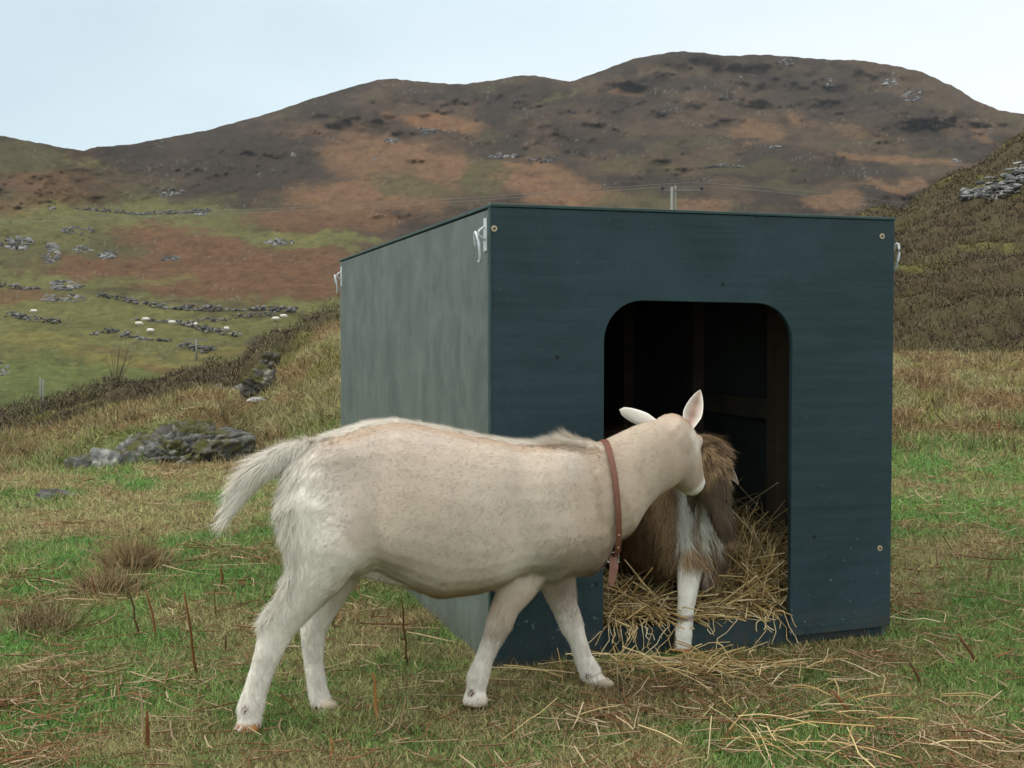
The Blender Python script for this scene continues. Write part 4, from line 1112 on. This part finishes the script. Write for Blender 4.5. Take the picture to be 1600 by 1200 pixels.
# ---- brown goat in the doorway ----
GD = np.array([D_[0], D_[1], 0.]); GU = np.array([U[0], U[1], 0.])
bpos = P(1068, 1020, 3.44)
brown = empty('goat', tuple(bpos), 'long-haired brown goat with white chest stepping out of the shelter doorway', 'goat')
bb = np.array(brown.location)
mb = MB()
CH = P(1062, 790, 3.57)
TB = [(-.06, .06, .09), (-.03, .10, .15), (.03, .125, .185), (.12, .14, .20), (.3, .16, .20), (.5, .16, .19), (.68, .13, .17), (.78, .07, .11)]
loft(mb, [ring(CH + GD * s_ + UPV * (.0), GU, UPV, w, h_, 24, h_) for s_, w, h_ in TB])
limb(mb, [(1060, 770, 3.66, 60, .07), (1075, 735, 3.60, 52, .06), (1092, 712, 3.55, 42, .05), (1102, 700, 3.50, 34, .045)], GD, 18)
bf = np.array([.20, -.18, -.96]); bf /= np.linalg.norm(bf); br_ = np.cross(bf, np.array([0, -1, .2])); br_ /= np.linalg.norm(br_); bu = np.cross(br_, bf)
BC = P(1106, 712, 3.48)
loft(mb, [ring(BC + bf * s_, br_, bu, w, h_, 20, h_) for s_, w, h_ in [(-.03, .03, .03), (0, .048, .05), (.04, .054, .055), (.08, .048, .05), (.12, .040, .042), (.16, .032, .036), (.20, .029, .032), (.225, .018, .02)]])
# near fore leg stepping over the board; the other still inside
limb(mb, [(1085, 830, 3.56, 40, .05), (1083, 875, 3.52, 24, .034), (1076, 905, 3.49, 19, .026), (1072, 945, 3.46, 14.5, .019), (1070, 975, 3.45, 13.5, .018), (1067, 992, 3.44, 16, .021), (1066, 1004, 3.435, 15, .019), (1064, 1021, 3.43, 17, .022)], GU * .3 + GD, 16)
limb(mb, [(1098, 830, 3.66, 36, .05), (1102, 880, 3.64, 20, .03), (1105, 910, 3.66, 17, .024), (1100, 945, 3.72, 13, .018), (1098, 975, 3.74, 14, .02)], GD, 14)
limb(mb, [(1020, 800, 4.2, 40, .06), (1015, 880, 4.2, 22, .03), (1015, 940, 4.2, 14, .02)], GD, 12)
bm_ = fuse(mb, .0075, 5)
v, n, _ = arr(bm_)
B_br = np.array([.27, .185, .115]); B_dk = np.array([.13, .095, .075]); B_gw = np.array([.74, .74, .68]); B_gd = np.array([.46, .32, .185])
def bcol(p, n):
    px = 800 + F * p[:, 0] / p[:, 1]   # across the doorway
    q = p - CH; u = q @ GU; z = p[:, 2]; d = q @ GD
    nz = fbm(p[:, 0] * 30, p[:, 1] * 30, p[:, 2] * 6, 3, 21); ns = fbm(p[:, 0] * 110, p[:, 1] * 110, p[:, 2] * 14, 2, 23)
    c = lerp(B_br * .8, B_gd, ss(.38, .62, .5 * nz + .5 * ns))
    c = lerp(c, B_dk, ss(.55, .7, fbm(p[:, 0] * 12, p[:, 1] * 12, p[:, 2] * 5, 3, 22)) * .6)
    # white bib
    w = ss(.085, .055, np.abs(u - .030 + (nz - .5) * .04)) * ss(.31, .36, z + (nz - .5) * .14) * ss(.2, .05, d) * ss(.62, .5, z)
    c = lerp(c, B_gw, w)
    c = lerp(c, B_br, w * ss(.018, .004, np.abs(u - .02 - (z - .36) * .25)) * .8)
    lx = P(1078, 900, 3.5)[0]; leg = ss(.275, .25, z + (nz - .5) * .03) * (p[:, 1] < 3.56) * (np.abs(p[:, 0] - lx) < .05)
    c = lerp(c, np.array([.74, .73, .66]), leg)
    c = lerp(c, B_dk * .9, ss(.24, .26, z) * ss(.32, .28, z) * ss(.03, .07, u) * .8)
    c = lerp(c, np.array([.22, .14, .10]), ss(.012, .006, np.abs(z - .105)) * leg * .8)
    h = ss(.16, .12, np.linalg.norm(p - (BC + bf * .1), axis=1)) * (np.abs((p - BC) @ br_) < .075) * (np.abs((p - BC) @ bu) < .065) * (p[:, 1] < 3.53)
    s_ = (p - BC) @ bf
    hc = lerp(lerp(B_br * .7, B_gd, ss(.4, .6, ns)), np.array([.16, .122, .085]), ss(.05, .10, s_ + (nz - .5) * .08))
    c = lerp(c, hc, h)
    c = lerp(c, S(176, 112, 52) * .8, ss(.030, .018, z))
    return c
bcb = bcol(v, n)
parts = []
G, Fc = ear(mb, BC + br_ * .04 + bf * .01, BC + br_ * .075 + bf * .09 + bu * .01, np.array([-.2, -1, 0]), .014)
sg = 1 if (BC + br_)[0] > BC[0] else -1
if sg < 0: G, Fc = ear(mb, BC - br_ * .04 + bf * .02, BC - br_ * .066 + bf * .10 + bu * .01, np.array([-.2, -1, 0]), .013)
parts.append((G, Fc, [np.array([.30, .23, .17]) + np.array([.3, .34, .36]) * ((i % 11) in (0, 10)) for i in range(len(G))]))
bbody = add_to(bm_, bcb, parts)
def bdir(p, n):
    D = np.tile(np.array([0., -.12, -1.]), (len(p), 1)); D[:, 0] += (p[:, 0] - CH[0]) * 1.6 + .35 * ss(.12, .05, np.linalg.norm(p - BC, axis=1))
    return D
def blen(p, n):
    z = p[:, 2]; d = (p - CH) @ GD
    L = .050 + .03 * ss(.45, .32, z) * ss(.2, .26, z)
    L = L * (1 - .86 * np.maximum(ss(.235, .20, z), (p[:, 1] < 3.56) * (np.abs(p[:, 0] - P(1078, 900, 3.5)[0]) < .045) * (z < .285))); h = ss(.17, .1, np.linalg.norm(p - (BC + bf * .13), axis=1)); L = L * (1 - .45 * h)
    return L * ss(.02, .04, z), np.ones(len(p))
bfm = fur(bm_, 70000, bdir, blen, bcol, .0024, .30, .13, clumpw=.7, mask=lambda q: ((q - CH) @ GD < .35) + .12)
bfm.name = 'fur'
link('body', local(bbody, bb), M_hide, brown)
link('fur', local(bfm, bb), M_fur, brown)

# ------------------------------------------------------------------ straw bedding and loose straw
C_st = S(234, 212, 158); C_st2 = S(200, 170, 112); C_st3 = S(245, 230, 188)
def straws(n, pos, lay, Lr, r=.0014, bend=.25, col=None):
    """pos [n,3], lay = tilt scatter"""
    d = rng.normal(size=(n, 3)); d[:, 2] = np.abs(d[:, 2]) * lay; d /= np.linalg.norm(d, axis=1, keepdims=True)
    L = rng.uniform(*Lr, n)
    K = 5; t_ = np.linspace(-.5, .5, K)
    kink = rng.normal(size=(n, 3)) * bend
    sgn = (rng.random(n) < .4)
    kp = rng.integers(1, 4, n)
    Pt = pos[:, None, :] + d[:, None, :] * (t_[None, :, None] * L[:, None, None])
    off = np.maximum(0, np.arange(K)[None, :] - kp[:, None]) * (L[:, None] / K)
    Pt = Pt + kink[:, None, :] * off[:, :, None] * (1 + 2 * sgn[:, None, None])
    Pt[:, :, 2] -= (t_[None, :] ** 2) * L[:, None] * .25 * rng.random(n)[:, None]
    R = r * (.6 + .8 * rng.random(n))
    if col is None:
        a = rng.random(n)
        col = lerp(lerp(C_st2, C_st, ss(.2, .7, a)), C_st3, ss(.8, 1, a)) * (.75 + .35 * rng.random(n))[:, None]
    return Pt, R, col
def shed_pt(u, d, z): return np.stack([A0[0] + U[0] * u + D_[0] * d, A0[1] + U[1] * u + D_[1] * d, z + 0 * u], -1)
# bedding heap surface
def bed_h(u, d):
    return .07 + .05 * np.exp(-((u - .45) / .2) ** 2) + ss(.66, .98, u) * .15 * ss(-.05, .25, d) + ss(.2, .8, d) * .03 + .04 * (fbm(u * 6, d * 6, 0, 3, 3) - .5) - .03 * ss(.08, 0, d)
uu, dd = np.meshgrid(np.linspace(.03, SW - .03, 60), np.linspace(.035, 2.3, 70))
Vb = shed_pt(uu, dd, bed_h(uu, dd) - .015)
ii = np.arange(69)[:, None] * 60 + np.arange(59)[None, :]
qb = np.stack([ii, ii + 1, ii + 61, ii + 60], -1).reshape(-1, 4)
n = 3800
u = rng.uniform(.04, SW - .05, n); d = .03 + rng.random(n) ** 1.7 * 1.3
pos = shed_pt(u, d, bed_h(u, d) + rng.random(n) * .03)
Pt, R, C = straws(n, pos, .35, (.06, .26), .0019)
n2 = 300; u = .82 + rng.random(n2) * .13; d = .04 + rng.random(n2) * .35
pos = shed_pt(u, d, bed_h(u, d) + .02 + rng.random(n2) * .04)
Pt2, R2, C2 = straws(n2, pos, 2.2, (.10, .26), .0019, .15)
Pt, R, C = np.concatenate([Pt, Pt2]), np.concatenate([R, R2]), np.concatenate([C, C2])
# keep straw inside the box unless it lies over the board
q = Pt - np.array([A0[0], A0[1], 0]); uu_ = q[..., 0] * U[0] + q[..., 1] * U[1]; dd_ = q[..., 0] * D_[0] + q[..., 1] * D_[1]
okk = ((uu_ > .022) & (uu_ < SW - .022) & (((dd_ > .035)) | ((uu_ > DX0 + .005) & (uu_ < DX1 - .005) & (Pt[..., 2] > .075)))).all(1) & (Pt[..., 2] > .03).all(1)
Pt, R, C = Pt[okk], R[okk], C[okk]
Vs, qs, cs = batch_tubes(Pt, R, C)
o = len(Vs)
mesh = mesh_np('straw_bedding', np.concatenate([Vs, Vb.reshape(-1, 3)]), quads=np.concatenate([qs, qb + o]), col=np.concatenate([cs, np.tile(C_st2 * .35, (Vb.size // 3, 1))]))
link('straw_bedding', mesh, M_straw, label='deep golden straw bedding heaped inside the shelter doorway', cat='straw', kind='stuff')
# loose straw in front of the doorway and scattered out to the right
def loose():
    Ps, Rs, Cs = [], [], []
    def sc(cx, cy, rx, ry, n, Lr=(.06, .24), lay=.12, hz_=.03, r=.0015):
        px = cx + rng.normal(size=n) * rx; py = cy + rng.normal(size=n) * ry
        Y = 1710 / np.maximum(py - 530, 60); x = (px - 800) / F * Y
        ok = ~in_shed(x, Y, .02); x, Y = x[ok], Y[ok]
        z = gz(x, Y) + .012 + rng.random(len(x)) * hz_
        a, b, c = straws(len(x), np.stack([x, Y, z], -1), lay, Lr, r)
        g_ = gz(a[:, :, 0], a[:, :, 1]); a[:, :, 2] = np.clip(a[:, :, 2], g_ + .006, g_ + .05)
        Ps.append(a); Rs.append(b); Cs.append(c)
    sc(1080, 1050, 66, 7, 120, (.08, .26), .12, .018); sc(1010, 1048, 35, 9, 34, (.08, .26), .12, .02)
    sc(970, 985, 14, 30, 30, (.1, .25), .8, .05); sc(1190, 1050, 60, 14, 18)
    sc(1330, 1125, 36, 16, 14, (.06, .24)); sc(1260, 1090, 60, 22, 5, (.05, .2))
    sc(1430, 975, 60, 12, 12, (.05, .16)); sc(1430, 800, 40, 14, 16, (.05, .16)); sc(1520, 720, 60, 8, 26); sc(1100, 1140, 120, 30, 14)
    sc(850, 1055, 40, 14, 10); sc(1250, 1180, 90, 16, 16, (.1, .3)); sc(1500, 1100, 70, 60, 8, (.05, .16))
    Pt = np.concatenate(Ps); R = np.concatenate(Rs); C = np.concatenate(Cs)
    q = Pt - np.array([A0[0], A0[1], 0]); u_ = q[..., 0] * U[0] + q[..., 1] * U[1]; d_ = q[..., 0] * D_[0] + q[..., 1] * D_[1]
    ok = ~((u_ > -.02) & (u_ < SW + .02) & (d_ > -.022)).any(1)
    V_, q_, c_ = batch_tubes(Pt[ok], R[ok], C[ok])
    link('loose_straw', mesh_np('loose_straw', V_, quads=q_, col=c_), M_straw, label='loose pale straw scattered on the grass outside the doorway', cat='straw', kind='stuff')
loose()
# straws draped over the kick board
def draped():
    n = 46; u = rng.uniform(DX0 + .02, DX1 - .02, n); u[:18] = rng.uniform(DX0 + .01, DX0 + .15, 18)
    K = 6; dx = rng.normal(size=n) * .05
    d = np.array([.06, .02, -.024, -.034, -.045, -.06]); z = np.array([.10, .095, .085, .055, .03, .015])
    Pt = np.stack([shed_pt(u + dx * k / 3 + rng.normal(size=n) * .010, d[k] + rng.normal(size=n) * .003 * (k != 2), z[k] * (1 if k < 2 else 1) + rng.normal(size=n) * .006) for k in range(K)], 1)
    long = rng.random(n) < .5
    Pt[long, 3:] = Pt[long, 2:3] + (Pt[long, 3:] - Pt[long, 2:3]) * .45
    a = rng.random(n); C = lerp(C_st2, C_st3, a)
    V_, q_, c_ = batch_tubes(Pt, np.full(n, .0015), C)
    link('draped_straw', mesh_np('draped_straw', V_, quads=q_, col=c_), M_straw, label='wisps of straw hanging over the low board of the doorway', cat='straw', kind='stuff')
draped()

# ------------------------------------------------------------------ grass, litter, heather
def sample(n, y0, y1, pw, pad=330):
    pw = pw + .001
    r = rng.random(n); k = 1 - pw
    Y = (y0 ** k + r * (y1 ** k - y0 ** k)) ** (1 / k)
    px = rng.uniform(-pad, 1600 + pad, n)
    return (px - 800) / F * Y, Y
def grass():
    n = 700000
    x, Y = sample(n, 2.2, 15.5, 1.35)
    hm = heath_mask(x, Y)
    ok = ~in_shed(x, Y, .015) & (rng.random(n) > hm * .8)
    x, Y = x[ok], Y[ok]; n = len(x)
    z = gz(x, Y)
    pat = field_col(x, Y)
    tuft = fbm(x * 5, Y * 5, 0, 3, 51)
    st = fbm(x * 2.2, Y * 1.6, 0, 5, 41, .6)
    dry = rng.random(n) < (.13 + .30 * ss(.56, .40, st + (fbm(x * .5, Y * .4, 0, 3, 43) - .5) * .35))
    C = pat * (1.28 + .85 * rng.random(n))[:, None] * (.85 + .4 * tuft)[:, None]
    C = np.where(dry[:, None], lerp(C_brown, C_straw, rng.random(n)) * (.85 + .55 * rng.random(n))[:, None], C)
    scl = (Y / 3.0) ** .55
    L = (.010 + .020 * rng.random(n) + .018 * ss(.5, .7, tuft) * rng.random(n)) * scl * np.where(dry, 1.35, 1.0)
    L *= np.where(Y > 8, 1.25, 1)
    lay = np.where(dry, 1.5, .75)
    D = rng.normal(size=(n, 3)) * lay[:, None]; D[:, 2] = np.abs(D[:, 2]) * .4 + .55; 
    D /= np.linalg.norm(D, axis=1, keepdims=True)
    N0 = np.stack([rng.normal(size=n) * .35, rng.normal(size=n) * .35 - .25, np.ones(n)], -1); N0 /= np.linalg.norm(N0, axis=1, keepdims=True)
    root = np.stack([x, Y, z - .003], -1)
    # face the blades roughly sideways so width shows from around
    Vg, T, cc, nn = blades(root, D, L, (.0013 + .0010 * rng.random(n)) * (Y / 3.0) ** .75, np.stack([rng.normal(size=n), rng.normal(size=n), rng.normal(size=n)], -1), C, .7, C * 1.25)
    nn = np.repeat(N0[:, None, :], 5, 1).reshape(-1, 3)
    link('grass', mesh_np('grass', Vg, tris=T, col=cc, normals=nn), M_blade, kind='stuff', label='short cropped rough grass covering the hillside', cat='grass')
grass()
def litter():
    n = 15000
    x, Y = sample(n, 2.3, 12, 1.25, 60)
    m = ss(.46, .66, fbm(x * 3.2 + 7, Y * 2.6, 0, 4, 44)) * .6 + .22
    ok = ~in_shed(x, Y, .10) & (rng.random(n) < m)
    x, Y = x[ok], Y[ok]; n = len(x)
    z = gz(x, Y) + .006 + rng.random(n) * .016
    a = rng.random(n)
    C = lerp(S(134, 98, 68), S(196, 176, 144), ss(.3, .95, a)) * (.7 + .5 * rng.random(n))[:, None]
    d = rng.normal(size=(n, 3)); d[:, 2] *= .18; d /= np.linalg.norm(d, axis=1, keepdims=True)
    L = rng.uniform(.02, .13, n) * (1 + 1.2 * (rng.random(n) < .08))
    K = 4; t_ = np.linspace(-.5, .5, K)
    kink = rng.normal(size=(n, 3)) * .35; kink[:, 2] *= .3; kp = rng.integers(1, 3, n)
    Pt = np.stack([x, Y, z], -1)[:, None, :] + d[:, None, :] * (t_[None, :, None] * L[:, None, None])
    Pt += kink[:, None, :] * (np.maximum(0, np.arange(K)[None] - kp[:, None]) * L[:, None] / K)[..., None]
    Pt[:, :, 2] = np.maximum(Pt[:, :, 2], gz(Pt[:, :, 0], Pt[:, :, 1]) + .004)
    R = (.0008 + .0014 * rng.random(n)) * (Y / 3) ** .4
    q = Pt - np.array([A0[0], A0[1], 0]); u_ = q[..., 0] * U[0] + q[..., 1] * U[1]; d_ = q[..., 0] * D_[0] + q[..., 1] * D_[1]
    ok = ~((u_ > -.02) & (u_ < SW + .02) & (d_ > -.02) & (d_ < SD + .02)).any(1)
    V_, q_, c_ = batch_tubes(Pt[ok], R[ok], C[ok])
    link('plant_litter', mesh_np('plant_litter', V_, quads=q_, col=c_), M_stalk, kind='stuff', label='dead bracken and grass litter strewn over the turf', cat='litter')
litter()
def heather():
    n = 370000
    x, Y = sample(n, 10.5, 47, 1.1, 280)
    hm = heath_mask(x, Y); px = 800 + F * x / Y
    hidden = (px > 600) & (px < 1180)
    ok = (rng.random(n) < hm) & ~(hidden & (rng.random(n) < .75)) & (Y < np.where(px < 800, 21, 47)); x, Y = x[ok], Y[ok]; n = len(x)
    z = gz(x, Y)
    cl = fbm(x * .9, Y * .9, 0, 3, 91); c2 = fbm(x * 2.5, Y * 2.5, 0, 3, 92)
    hgt = (.03 + .26 * ss(.40, .68, cl)) * (.3 + .8 * c2)
    u = rng.random(n) ** .7
    z = z + hgt * u
    root = np.stack([x + rng.normal(size=n) * .03, Y + rng.normal(size=n) * .03, z], -1)
    D = rng.normal(size=(n, 3)) * .7; D[:, 2] = np.abs(D[:, 2]) + .5; D /= np.linalg.norm(D, axis=1, keepdims=True)
    k1 = S(88, 82, 66); k2 = S(114, 106, 84); k3 = S(122, 120, 76); k4 = S(108, 94, 84)
    C = lerp(k1, k2, rng.random(n)); C = lerp(C, k4, ss(.45, .6, fbm(x * .6, Y * .6, 0, 3, 93)) * .6)
    g = ss(.58, .66, fbm(x * .8 + 4, Y * .5, 0, 4, 94)) * (rng.random(n) < .7)
    C = lerp(C, k3, g * .8) * (.7 + .6 * rng.random(n))[:, None]
    L = (.035 + .05 * rng.random(n)) * (Y / 14) ** .55; W_ = (.006 + .005 * rng.random(n)) * (Y / 14) ** .8
    N0 = np.stack([rng.normal(size=n) * .5, rng.normal(size=n) * .5 - .3, np.ones(n) * .8], -1); N0 /= np.linalg.norm(N0, axis=1, keepdims=True)
    V_, T, cc, nn = blades(root, D, L, W_, rng.normal(size=(n, 3)), C, .6, C * 1.15)
    link('heather', mesh_np('heather', V_, tris=T, col=cc, normals=np.repeat(N0[:, None], 5, 1).reshape(-1, 3)), M_heath, kind='stuff', label='dense dark brown heather covering the banks behind the shelter', cat='heather')
heather()
def bank_grass():
    n = 110000
    x, Y = sample(n, 8.5, 20, 1.0, 300)
    hm = heath_mask(x, Y); px = 800 + F * x / Y
    ok = (rng.random(n) > hm * .9) & ~in_shed(x, Y, .05) & ~((px > 600) & (px < 1300) & (rng.random(n) < .6)); x, Y = x[ok], Y[ok]; n = len(x)
    z = gz(x, Y); tf = fbm(x * 3, Y * 3, 0, 3, 52)
    root = np.stack([x, Y, z - .005], -1)
    D = rng.normal(size=(n, 3)) * .6; D[:, 2] = np.abs(D[:, 2]) * .5 + .7; D /= np.linalg.norm(D, axis=1, keepdims=True)
    C = field_col(x, Y) * (.85 + .75 * rng.random(n))[:, None]
    C = np.where((rng.random(n) < .22)[:, None], C_straw * .8, C)
    L = (.05 + .08 * ss(.4, .65, tf)) * (.5 + .8 * rng.random(n)); W_ = .006 + .004 * rng.random(n)
    N0 = np.stack([rng.normal(size=n) * .4, rng.normal(size=n) * .4 - .3, np.ones(n)], -1); N0 /= np.linalg.norm(N0, axis=1, keepdims=True)
    V_, T, cc, nn = blades(root, D, L, W_, rng.normal(size=(n, 3)), C, .7, C * 1.2)
    link('rough_grass', mesh_np('rough_grass', V_, tris=T, col=cc, normals=np.repeat(N0[:, None], 5, 1).reshape(-1, 3)), M_blade, kind='stuff', label='longer yellowish grass on the bank below the heather', cat='grass')
bank_grass()
# dry tussock
def tussock(px, py, w, h, n, label, col):
    x, Y, z = at(px, py)
    r = rng.normal(size=(n, 2)) * w * .4
    xx, yy = x + r[:, 0], Y + r[:, 1]
    root = np.stack([xx, yy, gz(xx, yy)], -1)
    D = np.stack([r[:, 0] / w * .9 + rng.normal(size=n) * .25, rng.normal(size=n) * .3, np.ones(n)], -1); D /= np.linalg.norm(D, axis=1, keepdims=True)
    C = lerp(col, C_straw * .9, rng.random(n)) * (.7 + .5 * rng.random(n))[:, None]
    N0 = np.tile([0, -.4, .9], (n, 1)).astype(float)
    V_, T, cc, nn = blades(root, D, h * (.4 + .7 * rng.random(n)), np.full(n, .0028), rng.normal(size=(n, 3)), C, .8)
    link('grass_tussock', mesh_np('grass_tussock', V_, tris=T, col=cc, normals=np.repeat(N0[:, None], 5, 1).reshape(-1, 3)), M_blade, label=label, cat='tussock', group='dry grass tussocks on the left')
tussock(205, 890, .12, .13, 1500, 'tall feathery tan grass tussock left of the goat tail', S(166, 136, 94))
tussock(165, 925, .12, .09, 1000, 'lower tan tussock touching the tall feathery one', S(160, 132, 92))
tussock(60, 980, .14, .08, 700, 'brown withered tussock near the left edge', S(132, 104, 74))

# upright bracken stalks in front, one object each
def stalk(px, py, hpx, lean, label, r=.004, col=S(120, 82, 52)):
    x, Y, z = at(px, py); z = float(gz(x, Y))
    h = hpx / F * Y; random.seed(int(px * 7 + py))
    pts = []; dy = random.uniform(-.25, .25) * h
    for k in range(6):
        t_ = k / 5; pts.append((lean / F * Y * t_ + random.uniform(-1, 1) * .003, dy * t_ + random.uniform(-1, 1) * .003, h * t_ - .01))
    mb = MB(); rr = r * 1.0
    mb.tube(pts, [rr, rr * .95, rr * .9, rr * .85, rr * .75, rr * .5], 6, col)
    if random.random() < .5:
        q = pts[random.choice((2, 3))]; mb.tube([q, (q[0] + random.choice((-1, 1)) * .02, q[1], q[2] + .012)], [.002, .001], 5, col)
    mb.build('bracken_stalk', M_stalk, None, True, label=label, cat='stalk', group='dead bracken stalks standing in the turf', loc=(x, Y, z))
BR = S(122, 82, 52); DK = S(84, 62, 46); GYS = S(150, 132, 104)
for a in [
 (305, 1055, 145, -14, 'tallest upright bracken stalk, between the tussocks and the near hind leg', .0042, BR),
 (213, 990, 76, -20, 'dark leaning bracken stalk just below the tall tussock', .0036, DK),
 (243, 996, 80, -22, 'reddish leaning stalk beside the dark one below the tussock', .0036, BR),
 (345, 916, 34, -4, 'short thick bracken stump under the goat tail', .006, BR),
 (222, 1174, 70, 7, 'thick brown stalk near the bottom edge at left', .0052, BR),
 (216, 1160, 78, -8, 'thin pale stalk leaning behind the thick bottom-left stalk', .003, GYS),
 (136, 1122, 18, 2, 'stubby dark stalk near the bottom left corner', .0045, DK),
 (181, 1090, 20, -3, 'small broken stalk above the thick bottom-left stalk', .0035, BR),
 (147, 934, 42, -8, 'thin stalk to the left below the lower tussock', .003, BR),
 (168, 916, 46, -10, 'thin stalk among the lower tussock blades', .003, BR),
 (207, 925, 28, 2, 'short dark stalk at the foot of the tall tussock', .003, DK),
 (334, 962, 50, -2, 'slim greenish stalk left of the near hind leg', .003, S(110, 96, 60)),
 (636, 1040, 118, -8, 'long thin dark stalk under the goat belly', .0034, S(100, 72, 46)),
 (586, 1126, 82, -4, 'pale orange upright stalk between the two hind legs and the front leg', .0046, S(150, 108, 62)),
 (517, 1190, 46, -4, 'short orange stalk close to the bottom edge under the goat', .0036, S(140, 100, 60)),
 (1402, 956, 50, -16, 'leaning grey-brown stalk just right of the shelter', .0040, DK),
 (1448, 1062, 46, -22, 'dark leaning stalk in front of the shelter at right', .0045, S(96, 72, 52)),
 (1537, 1036, 50, -38, 'longest fallen-leaning stalk at right', .0055, S(112, 80, 56)),
 (1548, 908, 38, 3, 'upright twin-topped stalk at the right edge', .0045, S(130, 104, 80)),
 (1564, 675, 26, 0, 'thin dark vertical stalk in the green patch at right', .006, BR),
 (1590, 708, 26, -6, 'dark stalk beside the litter heap at the right edge', .006, DK),
 (1413, 696, 28, -12, 'thin leaning stalk nearest the upper right wall of the shelter', .005, DK),
 (1490, 670, 26, -26, 'slanting thin stalk in the middle of the right-hand turf', .0045, DK),
 (1342, 1108, 40, -34, 'brown slanting stalk beside the loose straw at right', .005, BR),
 (1470, 890, 40, -3, 'pale upright stalk in the turf right of the shelter', .0036, GYS)]:
    stalk(*a)

# ------------------------------------------------------------------ haze
mb = MB(); mb.box((-1500, -90, -30), (1500, 1500, 420))
hzm = bpy.data.materials.new('haze'); hzm.use_nodes = True; hn = hzm.node_tree; hn.nodes.clear()
ho = N(hn, 'ShaderNodeOutputMaterial'); hv_ = N(hn, 'ShaderNodeVolumePrincipled'); hn.links.new(hv_.outputs[0], ho.inputs['Volume'])
hv_.inputs['Color'].default_value = (.86, .93, 1, 1); hv_.inputs['Density'].default_value = .00008; hv_.inputs['Anisotropy'].default_value = .2
mb.build('haze', hzm, kind='stuff', label='thin pale air over the valley', cat='haze')
